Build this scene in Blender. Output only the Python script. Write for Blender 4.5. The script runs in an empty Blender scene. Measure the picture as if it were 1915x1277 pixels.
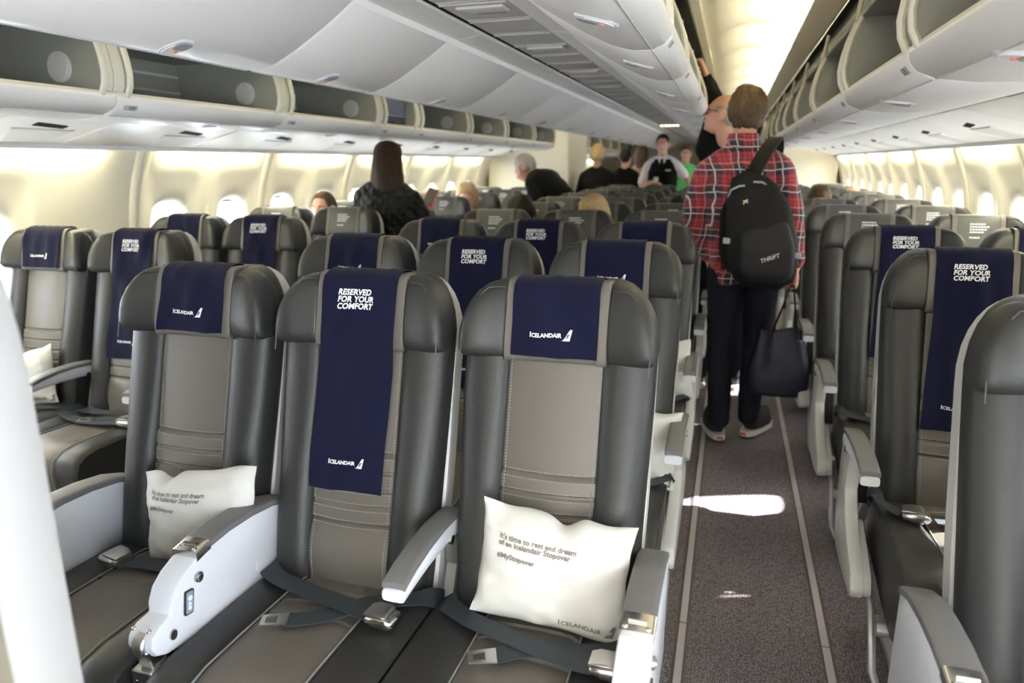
import bpy, bmesh, math, random
from mathutils import Vector, Matrix, noise

random.seed(7)
scene = bpy.context.scene
col = scene.collection

# ------------------------------------------------------------------ camera
EYE = 1.418
CX = -0.8125                      # centre line of the cabin
PITCH = 0.8128                    # seat pitch
ROW1 = 1.499
SEAT = 0.47
GAP = 0.9756
cam_data = bpy.data.cameras.new('camera')
cam = bpy.data.objects.new('camera', cam_data)
col.objects.link(cam)
scene.camera = cam
cam_data.sensor_width = 36.0
cam_data.lens = 36.0 * 1323.7 / 1915.0
cam_data.clip_start = 0.02
yaw, pit, rol = 0.2952, 0.2443, -0.0065
Fv = Vector((-math.sin(yaw) * math.cos(pit), math.cos(yaw) * math.cos(pit), -math.sin(pit)))
Rv = Fv.cross(Vector((0, 0, 1))).normalized()
Uv = Rv.cross(Fv)
R2 = Rv * math.cos(rol) + Uv * math.sin(rol)
U2 = Uv * math.cos(rol) - Rv * math.sin(rol)
mw = Matrix.Identity(4)
for i in range(3):
    mw[i][0] = R2[i]; mw[i][1] = U2[i]; mw[i][2] = -Fv[i]
mw[2][3] = EYE
cam.matrix_world = mw
cam_data.dof.use_dof = True
cam_data.dof.focus_distance = 1.72
cam_data.dof.aperture_fstop = 3.0

# ------------------------------------------------------------------ world, sun, exposure
scene.view_settings.view_transform = 'Standard'
scene.view_settings.look = 'None'
scene.view_settings.exposure = 0.45
scene.view_settings.gamma = 1.0
scene.view_settings.use_curve_mapping = False
world = bpy.data.worlds.new('sky')
scene.world = world
world.use_nodes = True
wn = world.node_tree.nodes
wl = world.node_tree.links
bg = wn['Background']
bg.inputs['Color'].default_value = (0.80, 0.89, 1.0, 1)
bg.inputs['Strength'].default_value = 24.0

SUN_DIR = Vector((-0.797, -0.290, -0.530))      # the way the sunlight travels
sun_data = bpy.data.lights.new('sun', 'SUN')
sun_data.energy = 42.0
sun_data.angle = 0.009
sun_data.color = (1.0, 0.96, 0.9)
sun = bpy.data.objects.new('sun', sun_data)
col.objects.link(sun)
sun.location = (8, 8, 9)
sun.rotation_euler = SUN_DIR.to_track_quat('-Z', 'Y').to_euler()

def area(name, loc, size, size_y, energy, color, target):
    d = bpy.data.lights.new(name, 'AREA')
    d.shape = 'RECTANGLE'; d.size = size; d.size_y = size_y
    d.energy = energy; d.color = color
    o = bpy.data.objects.new(name, d)
    col.objects.link(o)
    o.location = loc
    o.rotation_euler = (Vector(target) - Vector(loc)).to_track_quat('-Z', 'Y').to_euler()
    return o
# added warm fill light in the unseen entry area; daylight comes in by its open right-hand door
area('entry_fill_light', (CX, -0.9, 2.2), 3.2, 1.0, 36, (1.0, 0.95, 0.88), (CX, 0.2, 0.6))

# ------------------------------------------------------------------ materials
def nodes_of(name):
    m = bpy.data.materials.new(name)
    m.use_nodes = True
    return m, m.node_tree.nodes, m.node_tree.links, m.node_tree.nodes['Principled BSDF']

def mat(name, rgb, rough=0.5, metal=0.0, spec=0.5, vary=0.06, vscale=6.0, bump=0.0, bscale=80.0, emit=None, estr=0.0, coat=0.0, stretch=None, sheen=0.0):
    m, n, l, p = nodes_of(name)
    p.inputs['Roughness'].default_value = rough
    p.inputs['Metallic'].default_value = metal
    p.inputs['Specular IOR Level'].default_value = spec
    p.inputs['Coat Weight'].default_value = coat
    p.inputs['Sheen Weight'].default_value = sheen
    tc = n.new('ShaderNodeTexCoord')
    src = tc.outputs['Object']
    if stretch:
        mp = n.new('ShaderNodeMapping'); mp.inputs['Scale'].default_value = stretch
        l.new(src, mp.inputs['Vector']); src = mp.outputs['Vector']
    nz = n.new('ShaderNodeTexNoise'); nz.inputs['Scale'].default_value = vscale; nz.inputs['Detail'].default_value = 4
    l.new(src, nz.inputs['Vector'])
    mx = n.new('ShaderNodeMix'); mx.data_type = 'RGBA'
    mx.inputs['A'].default_value = tuple(c * (1 - vary) for c in rgb) + (1,)
    mx.inputs['B'].default_value = tuple(min(1, c * (1 + vary)) for c in rgb) + (1,)
    l.new(nz.outputs['Fac'], mx.inputs['Factor'])
    l.new(mx.outputs['Result'], p.inputs['Base Color'])
    if bump:
        b2 = n.new('ShaderNodeTexNoise'); b2.inputs['Scale'].default_value = bscale; b2.inputs['Detail'].default_value = 3
        l.new(src, b2.inputs['Vector'])
        bp = n.new('ShaderNodeBump'); bp.inputs['Strength'].default_value = bump; bp.inputs['Distance'].default_value = 0.002
        l.new(b2.outputs['Fac'], bp.inputs['Height']); l.new(bp.outputs['Normal'], p.inputs['Normal'])
    if emit:
        p.inputs['Emission Color'].default_value = tuple(emit) + (1,)
        p.inputs['Emission Strength'].default_value = estr
    return m

M = {}
M['wall'] = mat('cream_sidewall', (0.79, 0.75, 0.63), 0.55, vary=0.02)
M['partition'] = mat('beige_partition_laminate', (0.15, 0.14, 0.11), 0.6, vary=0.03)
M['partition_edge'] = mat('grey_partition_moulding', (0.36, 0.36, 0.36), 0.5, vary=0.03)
M['white'] = mat('white_bin_plastic', (0.91, 0.89, 0.87), 0.36, vary=0.02)
M['ceil'] = mat('ceiling_plastic', (0.84, 0.81, 0.72), 0.5, vary=0.02)
M['grey_panel'] = mat('grey_service_panel', (0.62, 0.61, 0.60), 0.45, vary=0.03)
M['pale_panel'] = mat('pale_service_panel', (0.76, 0.75, 0.74), 0.4, vary=0.02)
M['bin_in'] = mat('bin_interior_grey', (0.30, 0.305, 0.275), 0.6, vary=0.06, vscale=3, bump=0.15, bscale=200)
M['bin_edge'] = mat('cream_bin_edge', (0.72, 0.70, 0.60), 0.45, vary=0.02)
M['black'] = mat('black_recess', (0.012, 0.012, 0.012), 0.7)
M['dark'] = mat('dark_slot', (0.008, 0.008, 0.01), 0.85, spec=0.1)
M['leather'] = mat('charcoal_leather', (0.0215, 0.0215, 0.0215), 0.46, vary=0.10, vscale=9, bump=0.22, bscale=260, spec=0.38)
M['taupe'] = mat('taupe_leather', (0.104, 0.093, 0.081), 0.44, vary=0.06, vscale=7, bump=0.22, bscale=240, spec=0.45)
M['slate'] = mat('slate_headrest_leather', (0.052, 0.053, 0.050), 0.40, vary=0.07, vscale=7, bump=0.2, bscale=240)
M['thread'] = mat('pale_thread', (0.25, 0.235, 0.21), 0.7)
M['thread_dark'] = mat('grey_thread', (0.20, 0.20, 0.20), 0.7)
M['piping'] = mat('black_piping', (0.03, 0.03, 0.03), 0.5)
M['shell'] = mat('seat_shell_plastic', (0.50, 0.50, 0.49), 0.42, vary=0.03)
M['arm'] = mat('armrest_plastic', (0.62, 0.635, 0.68), 0.38, vary=0.02)
M['cap'] = mat('armrest_cap_rubber', (0.13, 0.13, 0.135), 0.5, vary=0.06, vscale=20, bump=0.1, bscale=300)
M['metal'] = mat('brushed_metal', (0.62, 0.61, 0.60), 0.28, metal=1.0, vary=0.05, vscale=30)
M['chrome'] = mat('polished_metal', (0.75, 0.74, 0.72), 0.16, metal=1.0, vary=0.03)
M['alu'] = mat('grey_frame_metal', (0.45, 0.45, 0.46), 0.38, metal=0.7, vary=0.05)
M['belt'] = mat('slate_webbing', (0.021, 0.029, 0.036), 0.6, vary=0.12, vscale=60, bump=0.3, bscale=500)
M['black_plastic'] = mat('black_plastic', (0.02, 0.02, 0.022), 0.35)
M['glow_blue'] = mat('blue_lit_button', (0.1, 0.2, 0.9), 0.4, emit=(0.15, 0.25, 1.0), estr=3.0)
M['blue'] = mat('navy_cloth', (0.0042, 0.0050, 0.0215), 0.85, spec=0.12, vary=0.10, vscale=14, bump=0.25, bscale=700, sheen=0.05)
M['print_white'] = mat('white_print', (0.78, 0.78, 0.80), 0.7, vary=0.03)
M['print_grey'] = mat('warm_grey_print', (0.16, 0.145, 0.13), 0.7, vary=0.05)
M['navy_print'] = mat('navy_print', (0.02, 0.022, 0.085), 0.8)
M['pillow'] = mat('white_pillow_paper', (0.56, 0.55, 0.52), 0.7, vary=0.03, vscale=5, bump=0.12, bscale=60)
M['strip'] = mat('pale_path_strip', (0.46, 0.41, 0.44), 0.5, vary=0.06, vscale=12)
M['strip_edge'] = mat('path_strip_edge', (0.07, 0.065, 0.065), 0.6)
M['orange'] = mat('orange_flag', (0.9, 0.16, 0.05), 0.5)
M['latch'] = mat('grey_latch', (0.30, 0.30, 0.32), 0.4)
M['placard'] = mat('printed_placard', (0.55, 0.53, 0.52), 0.5)
M['ink'] = mat('dark_ink', (0.10, 0.09, 0.10), 0.6)
M['lamp_warm'] = mat('cove_lamp', (1, 0.9, 0.6), 0.5, emit=(1.0, 0.91, 0.66), estr=120.0)
M['lamp_wall'] = mat('wall_wash_lamp', (1, 0.95, 0.7), 0.5, emit=(1.0, 0.93, 0.66), estr=58.0)
M['lamp_small'] = mat('small_ceiling_lamp', (1, 0.9, 0.75), 0.5, emit=(1.0, 0.85, 0.7), estr=3.0)
M['glow_reading'] = mat('warm_strip_lamp', (1, 0.7, 0.45), 0.5, emit=(1.0, 0.62, 0.35), estr=1.5)
M['shade'] = mat('window_shade', (0.42, 0.42, 0.41), 0.6)
M['skin'] = mat('skin', (0.56, 0.30, 0.22), 0.5, vary=0.08, vscale=18)
M['lips'] = mat('lips', (0.42, 0.17, 0.14), 0.5)
M['eye_white'] = mat('eye_white', (0.75, 0.73, 0.70), 0.3)
M['eye_dark'] = mat('eye_dark', (0.03, 0.025, 0.02), 0.2)
M['hair_brown'] = mat('short_brown_hair', (0.078, 0.050, 0.027), 0.65, spec=0.2, vary=0.5, vscale=60, bump=0.6, bscale=220, stretch=(1, 1, 0.35))
M['hair_dark'] = mat('long_dark_hair', (0.022, 0.010, 0.0055), 0.5, spec=0.2, vary=0.5, vscale=90, bump=0.6, bscale=160, stretch=(1, 1, 0.08))
M['hair_blond'] = mat('blond_hair', (0.50, 0.34, 0.16), 0.5, vary=0.45, vscale=70, bump=0.5, bscale=160, stretch=(1, 1, 0.15))
M['hair_grey'] = mat('grey_hair', (0.36, 0.34, 0.31), 0.6, vary=0.35, vscale=70, bump=0.4, bscale=200)
M['hair_black'] = mat('dark_hair', (0.014, 0.010, 0.008), 0.6, spec=0.2, vary=0.4, vscale=70, bump=0.4, bscale=200)
M['black_cloth'] = mat('black_cloth', (0.006, 0.006, 0.0065), 0.9, spec=0.15, vary=0.2, vscale=25, bump=0.4, bscale=120)
M['denim'] = mat('black_navy_denim', (0.009, 0.010, 0.018), 0.85, spec=0.2, vary=0.2, vscale=30, bump=0.4, bscale=150)
M['tote'] = mat('navy_nylon', (0.012, 0.014, 0.028), 0.55, spec=0.4, vary=0.12, vscale=20, bump=0.35, bscale=30)
M['pack'] = mat('black_nylon', (0.006, 0.006, 0.007), 0.7, spec=0.2, vary=0.15, vscale=40, bump=0.4, bscale=160)
M['pack_grey'] = mat('grey_nylon', (0.016, 0.015, 0.018), 0.65, spec=0.25, vary=0.15, vscale=40, bump=0.3, bscale=160)
M['strap'] = mat('brown_black_webbing', (0.014, 0.011, 0.009), 0.8, spec=0.15, vary=0.1, vscale=80, bump=0.3, bscale=400)
M['zip'] = mat('grey_zip', (0.35, 0.36, 0.38), 0.4)
M['emblem'] = mat('cream_emblem', (0.75, 0.70, 0.45), 0.6)
M['shirt_white'] = mat('white_shirt', (0.88, 0.86, 0.90), 0.8, vary=0.03)
M['shoe'] = mat('black_canvas', (0.015, 0.015, 0.016), 0.75)
M['sole'] = mat('white_rubber_sole', (0.70, 0.66, 0.64), 0.6)
M['sole_red'] = mat('red_heel_patch', (0.5, 0.10, 0.08), 0.6)
M['pink'] = mat('pink_phone_case', (0.80, 0.10, 0.22), 0.4)
M['screen'] = mat('dark_phone_screen', (0.01, 0.01, 0.015), 0.1)
M['suitcase'] = mat('blue_suitcase_fabric', (0.035, 0.042, 0.085), 0.6, vary=0.1, vscale=30, bump=0.3, bscale=200)
M['suitcase_pale'] = mat('pale_blue_pocket', (0.10, 0.115, 0.19), 0.5)
M['green'] = mat('green_top', (0.10, 0.50, 0.16), 0.8)
M['tan'] = mat('tan_knit', (0.34, 0.22, 0.15), 0.9)
M['badge'] = mat('white_badge', (0.75, 0.75, 0.72), 0.4)
M['gold'] = mat('gold_wings_badge', (0.8, 0.65, 0.25), 0.3, metal=0.8)

def mat_carpet():
    m, n, l, p = nodes_of('tweed_carpet')
    p.inputs['Roughness'].default_value = 0.95
    p.inputs['Specular IOR Level'].default_value = 0.15
    tc = n.new('ShaderNodeTexCoord')
    mp = n.new('ShaderNodeMapping'); mp.inputs['Scale'].default_value = (150, 95, 100)
    l.new(tc.outputs['Object'], mp.inputs['Vector'])
    vo = n.new('ShaderNodeTexVoronoi'); vo.inputs['Scale'].default_value = 1.0; vo.inputs['Randomness'].default_value = 0.45
    l.new(mp.outputs['Vector'], vo.inputs['Vector'])
    cr = n.new('ShaderNodeValToRGB')
    cr.color_ramp.elements[0].color = (0.34, 0.30, 0.325, 1); cr.color_ramp.elements[0].position = 0.15
    cr.color_ramp.elements[1].color = (0.095, 0.083, 0.092, 1); cr.color_ramp.elements[1].position = 0.75
    l.new(vo.outputs['Distance'], cr.inputs['Fac'])
    nz = n.new('ShaderNodeTexNoise'); nz.inputs['Scale'].default_value = 120
    l.new(tc.outputs['Object'], nz.inputs['Vector'])
    mx = n.new('ShaderNodeMix'); mx.data_type = 'RGBA'; mx.blend_type = 'MULTIPLY'; mx.inputs['Factor'].default_value = 0.5
    l.new(cr.outputs['Color'], mx.inputs['A']); l.new(nz.outputs['Color'], mx.inputs['B'])
    l.new(mx.outputs['Result'], p.inputs['Base Color'])
    bp = n.new('ShaderNodeBump'); bp.inputs['Strength'].default_value = 0.8; bp.inputs['Distance'].default_value = 0.004; bp.invert = True
    l.new(vo.outputs['Distance'], bp.inputs['Height']); l.new(bp.outputs['Normal'], p.inputs['Normal'])
    return m
M['carpet'] = mat_carpet()

def mat_glass():
    m = bpy.data.materials.new('window_glass'); m.use_nodes = True
    n, l = m.node_tree.nodes, m.node_tree.links
    n.clear()
    out = n.new('ShaderNodeOutputMaterial'); mx = n.new('ShaderNodeMixShader')
    t = n.new('ShaderNodeBsdfTransparent'); g = n.new('ShaderNodeBsdfGlossy'); g.inputs['Roughness'].default_value = 0.03
    f = n.new('ShaderNodeFresnel'); f.inputs['IOR'].default_value = 1.08
    l.new(f.outputs['Fac'], mx.inputs['Fac']); l.new(t.outputs['BSDF'], mx.inputs[1]); l.new(g.outputs['BSDF'], mx.inputs[2])
    l.new(mx.outputs['Shader'], out.inputs['Surface'])
    return m
M['glass'] = mat_glass()

def mat_plaid():
    m, n, l, p = nodes_of('red_plaid_flannel')
    p.inputs['Roughness'].default_value = 0.9
    p.inputs['Sheen Weight'].default_value = 0.2
    tc = n.new('ShaderNodeTexCoord')
    nz = n.new('ShaderNodeTexNoise'); nz.inputs['Scale'].default_value = 9
    l.new(tc.outputs['Object'], nz.inputs['Vector'])
    sub = n.new('ShaderNodeVectorMath'); sub.operation = 'MULTIPLY_ADD'
    sub.inputs[1].default_value = (0.03, 0.03, 0.03)
    l.new(nz.outputs['Color'], sub.inputs[0]); l.new(tc.outputs['Object'], sub.inputs[2])
    sx = n.new('ShaderNodeSeparateXYZ'); l.new(sub.outputs['Vector'], sx.inputs['Vector'])
    def mth(op, a, b=None, clampit=False):
        x = n.new('ShaderNodeMath'); x.operation = op; x.use_clamp = clampit
        for i, v in enumerate((a, b)):
            if v is None: continue
            if isinstance(v, (int, float)): x.inputs[i].default_value = v
            else: l.new(v, x.inputs[i])
        return x.outputs[0]
    def stripe(src, period, centre, half, soft):
        f = mth('FRACT', mth('DIVIDE', src, period))
        d = mth('ABSOLUTE', mth('SUBTRACT', f, centre))
        return mth('DIVIDE', mth('SUBTRACT', half + soft, d), soft, True)
    u = mth('ADD', sx.outputs['X'], mth('MULTIPLY', sx.outputs['Y'], 0.55))
    v = sx.outputs['Z']
    P_ = 0.104
    navy = None
    masks = []
    for s in (u, v):
        a = stripe(s, P_, 0.5, 0.22, 0.05)
        b = stripe(s, P_, 0.08, 0.025, 0.02)
        c = stripe(s, P_, 0.92, 0.025, 0.02)
        masks.append(mth('MAXIMUM', a, mth('MULTIPLY', mth('MAXIMUM', b, c), 0.7)))
    nav = mth('MULTIPLY', mth('ADD', masks[0], masks[1]), 0.5)
    wh = mth('MAXIMUM', stripe(u, P_, 0.5, 0.012, 0.02), stripe(v, P_, 0.5, 0.012, 0.02))
    wh2 = mth('MULTIPLY', mth('MAXIMUM', stripe(u, P_, 0.22, 0.01, 0.02), stripe(v, P_, 0.80, 0.01, 0.02)), 0.35)
    m1 = n.new('ShaderNodeMix'); m1.data_type = 'RGBA'
    m1.inputs['A'].default_value = (0.40, 0.030, 0.036, 1); m1.inputs['B'].default_value = (0.010, 0.012, 0.035, 1)
    l.new(mth('POWER', nav, 0.75), m1.inputs['Factor'])
    m2 = n.new('ShaderNodeMix'); m2.data_type = 'RGBA'; m2.inputs['B'].default_value = (0.72, 0.62, 0.56, 1)
    l.new(mth('MULTIPLY', mth('MAXIMUM', wh, wh2), 0.75), m2.inputs['Factor']); l.new(m1.outputs['Result'], m2.inputs['A'])
    l.new(m2.outputs['Result'], p.inputs['Base Color'])
    return m
M['plaid'] = mat_plaid()

def mat_quilt():
    m, n, l, p = nodes_of('black_quilted_jacket')
    p.inputs['Base Color'].default_value = (0.0045, 0.0042, 0.005, 1)
    p.inputs['Specular IOR Level'].default_value = 0.22
    p.inputs['Roughness'].default_value = 0.5
    tc = n.new('ShaderNodeTexCoord')
    outs = []
    for ang in (45, -45):
        mp = n.new('ShaderNodeMapping'); mp.inputs['Rotation'].default_value = (0, math.radians(ang), 0)
        l.new(tc.outputs['Object'], mp.inputs['Vector'])
        w = n.new('ShaderNodeTexWave'); w.inputs['Scale'].default_value = 6.5
        l.new(mp.outputs['Vector'], w.inputs['Vector'])
        outs.append(w.outputs['Fac'])
    mn = n.new('ShaderNodeMath'); mn.operation = 'MULTIPLY'
    l.new(outs[0], mn.inputs[0]); l.new(outs[1], mn.inputs[1])
    bp = n.new('ShaderNodeBump'); bp.inputs['Strength'].default_value = 0.8; bp.inputs['Distance'].default_value = 0.010
    l.new(mn.outputs[0], bp.inputs['Height']); l.new(bp.outputs['Normal'], p.inputs['Normal'])
    return m
M['quilt'] = mat_quilt()

# ------------------------------------------------------------------ mesh helpers
def tag(o, label=None, cat=None, group=None, kind=None):
    if label: o['label'] = label
    if cat: o['category'] = cat
    if group: o['group'] = group
    if kind: o['kind'] = kind
    return o

def thing(name, label, cat, loc=(0, 0, 0), rz=0.0, group=None):
    o = bpy.data.objects.new(name, None)
    o.empty_display_size = 0.1
    col.objects.link(o)
    o.location = loc
    o.rotation_euler = (0, 0, rz)
    return tag(o, label, cat, group)

def struct(name, mesh=None, parent=None):
    o = bpy.data.objects.new(name, mesh)
    col.objects.link(o)
    if parent: o.parent = parent
    else: o['kind'] = 'structure'
    return o

def put(name, mesh, parent=None, loc=(0, 0, 0), rot=(0, 0, 0), label=None):
    o = bpy.data.objects.new(name, mesh)
    col.objects.link(o)
    if parent: o.parent = parent
    o.location = loc
    o.rotation_euler = rot
    if label: o['label'] = label
    return o

def mesh_of(name, verts, faces, m, smooth=True, angle=None):
    me = bpy.data.meshes.new(name)
    me.from_pydata([tuple(v) for v in verts], [], faces)
    bm = bmesh.new(); bm.from_mesh(me)
    bmesh.ops.recalc_face_normals(bm, faces=bm.faces)
    bm.to_mesh(me); bm.free()
    for p in me.polygons: p.use_smooth = smooth
    if smooth:
        me.set_sharp_from_angle(angle=math.radians(angle or 40))
    if isinstance(m, (list, tuple)):
        for x in m: me.materials.append(x)
    else:
        me.materials.append(m)
    return me

class Geo:
    """collects several pieces of one part"""
    def __init__(self): self.v = []; self.f = []
    def add(self, verts, faces):
        o = len(self.v)
        self.v += [Vector(x) for x in verts]
        self.f += [tuple(i + o for i in f) for f in faces]
        return self
    def rings(self, rings, close=True, cap=True, loop=False):
        n = len(rings[0]); o = len(self.v)
        for r in rings: self.v += [Vector(x) for x in r]
        m = len(rings)
        for i in range(m if loop else m - 1):
            i2 = (i + 1) % m
            for j in range(n if close else n - 1):
                j2 = (j + 1) % n
                self.f.append((o + i * n + j, o + i * n + j2, o + i2 * n + j2, o + i2 * n + j))
        if cap and close and not loop:
            self.f.append(tuple(o + j for j in range(n)))
            self.f.append(tuple(o + (m - 1) * n + j for j in range(n)))
        return self
    def box(self, x0, x1, y0, y1, z0, z1):
        v = [(x, y, z) for z in (z0, z1) for y in (y0, y1) for x in (x0, x1)]
        return self.add(v, [(0, 1, 3, 2), (4, 6, 7, 5), (0, 4, 5, 1), (2, 3, 7, 6), (0, 2, 6, 4), (1, 5, 7, 3)])
    def tube(self, pts, r, n=8, flat=1.0, side=None):
        pts = [Vector(p) for p in pts]
        rr = r if isinstance(r, (list, tuple)) else [r] * len(pts)
        rings = []
        s = Vector(side) if side else None
        prev = None
        for i, p in enumerate(pts):
            a = pts[max(0, i - 1)]; b = pts[min(len(pts) - 1, i + 1)]
            t = (b - a).normalized()
            if s is not None: x = s - t * s.dot(t)
            elif prev is not None: x = prev - t * prev.dot(t)
            else:
                x = Vector((1, 0, 0)) if abs(t.x) < 0.9 else Vector((0, 0, 1))
                x = x - t * x.dot(t)
            x.normalize(); prev = x
            y = t.cross(x)
            rings.append([p + x * (rr[i] * math.cos(k * 2 * math.pi / n)) + y * (rr[i] * flat * math.sin(k * 2 * math.pi / n)) for k in range(n)])
        return self.rings(rings)
    def ell(self, c, r, n=16, m=10, rot=None):
        c = Vector(c); rings = []
        for i in range(m + 1):
            a = math.pi * i / m
            a = min(max(a, 0.02), math.pi - 0.02)
            ring = []
            for k in range(n):
                b = 2 * math.pi * k / n
                v = Vector((r[0] * math.sin(a) * math.cos(b), r[1] * math.sin(a) * math.sin(b), r[2] * math.cos(a)))
                if rot: v = rot @ v
                ring.append(c + v)
            rings.append(ring)
        return self.rings(rings)
    def prism(self, outline, axis, a, b):
        """outline: 2D points; axis 'x','y','z' gets a..b"""
        def P(u, v, w):
            return {'x': (w, u, v), 'y': (u, w, v), 'z': (u, v, w)}[axis]
        n = len(outline)
        v = [P(u, w, a) for u, w in outline] + [P(u, w, b) for u, w in outline]
        f = [tuple(range(n)), tuple(range(2 * n - 1, n - 1, -1))]
        f += [(i, (i + 1) % n, n + (i + 1) % n, n + i) for i in range(n)]
        return self.add(v, f)
    def ribbon(self, pts, sides, w, t):
        pts = [Vector(p) for p in pts]
        rings = []
        for i, p in enumerate(pts):
            a = pts[max(0, i - 1)]; b = pts[min(len(pts) - 1, i + 1)]
            tg = (b - a).normalized()
            s = Vector(sides[i] if isinstance(sides, list) else sides)
            s = (s - tg * s.dot(tg)).normalized()
            nn = tg.cross(s)
            rings.append([p + s * w / 2 + nn * t / 2, p - s * w / 2 + nn * t / 2, p - s * w / 2 - nn * t / 2, p + s * w / 2 - nn * t / 2])
        return self.rings(rings)
    def bevelled(self, width, seg=2):
        bm = bmesh.new()
        vs = [bm.verts.new(v) for v in self.v]
        for f in self.f:
            try: bm.faces.new([vs[i] for i in f])
            except ValueError: pass
        bmesh.ops.recalc_face_normals(bm, faces=bm.faces)
        ed = [e for e in bm.edges if len(e.link_faces) == 2 and e.calc_face_angle(0) > math.radians(35)]
        bmesh.ops.bevel(bm, geom=ed, offset=width, segments=seg, profile=0.5, affect='EDGES', clamp_overlap=True)
        bm.verts.index_update()
        self.v = [v.co.copy() for v in bm.verts]
        self.f = [tuple(v.index for v in f.verts) for f in bm.faces]
        bm.free()
        return self
    def xf(self, mtx):
        self.v = [mtx @ v for v in self.v]; return self
    def mesh(self, name, m, smooth=True, angle=None):
        return mesh_of(name, self.v, self.f, m, smooth, angle)

def sup(n, a, b, e=4.0, c=(0, 0), start=0.0):
    """superellipse points"""
    out = []
    for k in range(n):
        t = 2 * math.pi * k / n + start
        ct, st = math.cos(t), math.sin(t)
        out.append((c[0] + a * math.copysign(abs(ct) ** (2 / e), ct), c[1] + b * math.copysign(abs(st) ** (2 / e), st)))
    return out

def smooth01(t):
    t = min(1, max(0, t)); return t * t * (3 - 2 * t)

def interp(tab, x):
    if x <= tab[0][0]: return tab[0][1]
    for (a, u), (b, v) in zip(tab, tab[1:]):
        if x <= b: return u + (v - u) * (x - a) / (b - a)
    return tab[-1][1]

CACHE = {}
def cached(key, fn):
    if key not in CACHE: CACHE[key] = fn()
    return CACHE[key]

def finish(me, mods):
    """run modifiers on a mesh and give back a plain mesh"""
    o = bpy.data.objects.new('tmp', me); col.objects.link(o)
    for kind, kw in mods:
        md = o.modifiers.new(kind, kind)
        for k, v in kw.items(): setattr(md, k, v)
    dg = bpy.context.evaluated_depsgraph_get()
    out = bpy.data.meshes.new_from_object(o.evaluated_get(dg))
    out.name = me.name
    bpy.data.objects.remove(o); bpy.data.meshes.remove(me)
    return out

def glyphs(text, size, bold=0.0, shear=0.0, space=1.0, line=1.0):
    """flat lettering as (2D points, faces)"""
    key = ('txt', text, size, bold, shear, space, line)
    if key in CACHE: return CACHE[key]
    cu = bpy.data.curves.new('lettering', 'FONT')
    cu.body = text; cu.size = size; cu.offset = bold; cu.shear = shear
    cu.space_character = space; cu.space_line = line; cu.resolution_u = 3
    o = bpy.data.objects.new('tmp', cu); col.objects.link(o)
    dg = bpy.context.evaluated_depsgraph_get()
    me = bpy.data.meshes.new_from_object(o.evaluated_get(dg))
    bm = bmesh.new(); bm.from_mesh(me)
    bmesh.ops.triangulate(bm, faces=bm.faces)
    bm.verts.index_update()
    r = ([(v.co.x, v.co.y) for v in bm.verts], [tuple(v.index for v in f.verts) for f in bm.faces])
    bm.free(); bpy.data.objects.remove(o); bpy.data.meshes.remove(me)
    CACHE[key] = r
    return r
# ------------------------------------------------------------------ the cabin shell
Y0, Y1 = -2.2, 20.0
def SX(x, side):                       # mirror a right-hand x to the left of the cabin
    return x if side > 0 else 2 * CX - x
WALL = [(0.0, 1.37), (0.3, 1.45), (0.6, 1.50), (0.85, 1.52), (1.05, 1.515), (1.25, 1.48), (1.40, 1.43), (1.50, 1.385)]
def wx(z): return interp(WALL, z)

# floor ------------------------------------------------------------
g = Geo(); g.box(SX(1.5, -1), 1.5, Y0, Y1, -0.05, 0.0)
floor = struct('floor', g.mesh('floor', M['carpet'], smooth=False))
def path_strip(name, x):
    n = 10
    y = 0.2
    k = 0
    while y < 9.4:
        y2 = y + 0.92
        g = Geo(); g.box(-0.011, 0.011, 0.003, y2 - y - 0.003, 0.0, 0.004)
        o = put('path_strip', cached('pathstrip', lambda: g.bevelled(0.0015, 1).mesh('path_strip', M['strip'], False)), floor, (x, y, 0))
        y = y2; k += 1
    g = Geo(); g.box(x - 0.019, x + 0.019, 0.2, 9.4, 0.0, 0.0015)
    put('strip_edging', g.mesh('strip_edging', M['strip_edge'], False), floor)
for x in (-0.058, 0.362, SX(-0.058, -1), SX(0.362, -1)):
    path_strip('path_strip', x)

# side walls -------------------------------------------------------
wall = {1: struct('wall_right'), -1: struct('wall_left')}
WY = 3.46                               # centre of one window, the others follow every 0.56 m
WP = 0.56
WZ, WHW, WHH = 1.03, 0.138, 0.192
def wall_pt(y, z, depth, side): return (SX(wx(z) + depth, side), y, z)
ZB, ZT = 0.30, 1.50
def cell(g, yc, side, hw=WP / 2, hole=True):
    """one window cell: rounded opening, scooped surround, square outer edge"""
    N = 40
    rings = []
    for t, dep in ((0.0, 0.05), (0.06, 0.030), (0.16, 0.021), (0.36, 0.016), (0.50, 0.011), (0.62, 0.002), (0.72, 0.0), (1.0, 0.0)):
        ring = []
        inner = sup(N, WHW, WHH, 3.2)
        outer = []
        for q in range(N):
            ct, st = math.cos(2 * math.pi * q / N), math.sin(2 * math.pi * q / N)
            mm = max(abs(ct), abs(st))
            outer.append((hw * 1.004 * ct / mm, st / mm))
        for (a, b), (c, d) in zip(inner, outer):
            zo = (ZT - WZ) * d if d > 0 else (WZ - ZB) * d
            y = yc + a + (c - a) * t
            z = WZ + b + (zo - b) * t
            ring.append(wall_pt(y, z, dep, side))
        rings.append(ring)
    g.rings(rings, cap=False)
def flat_panel(y0, y1, side, z0=ZB, z1=ZT, n=2):
    g = Geo()
    zs = [z0 + (z1 - z0) * i / 10 for i in range(11)]
    rows = [[wall_pt(y0 + (y1 - y0) * j / n, z, 0.0, side) for z in zs] for j in range(n + 1)]
    g.rings(rows, close=False, cap=False)
    return g
nwin = 0
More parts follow.
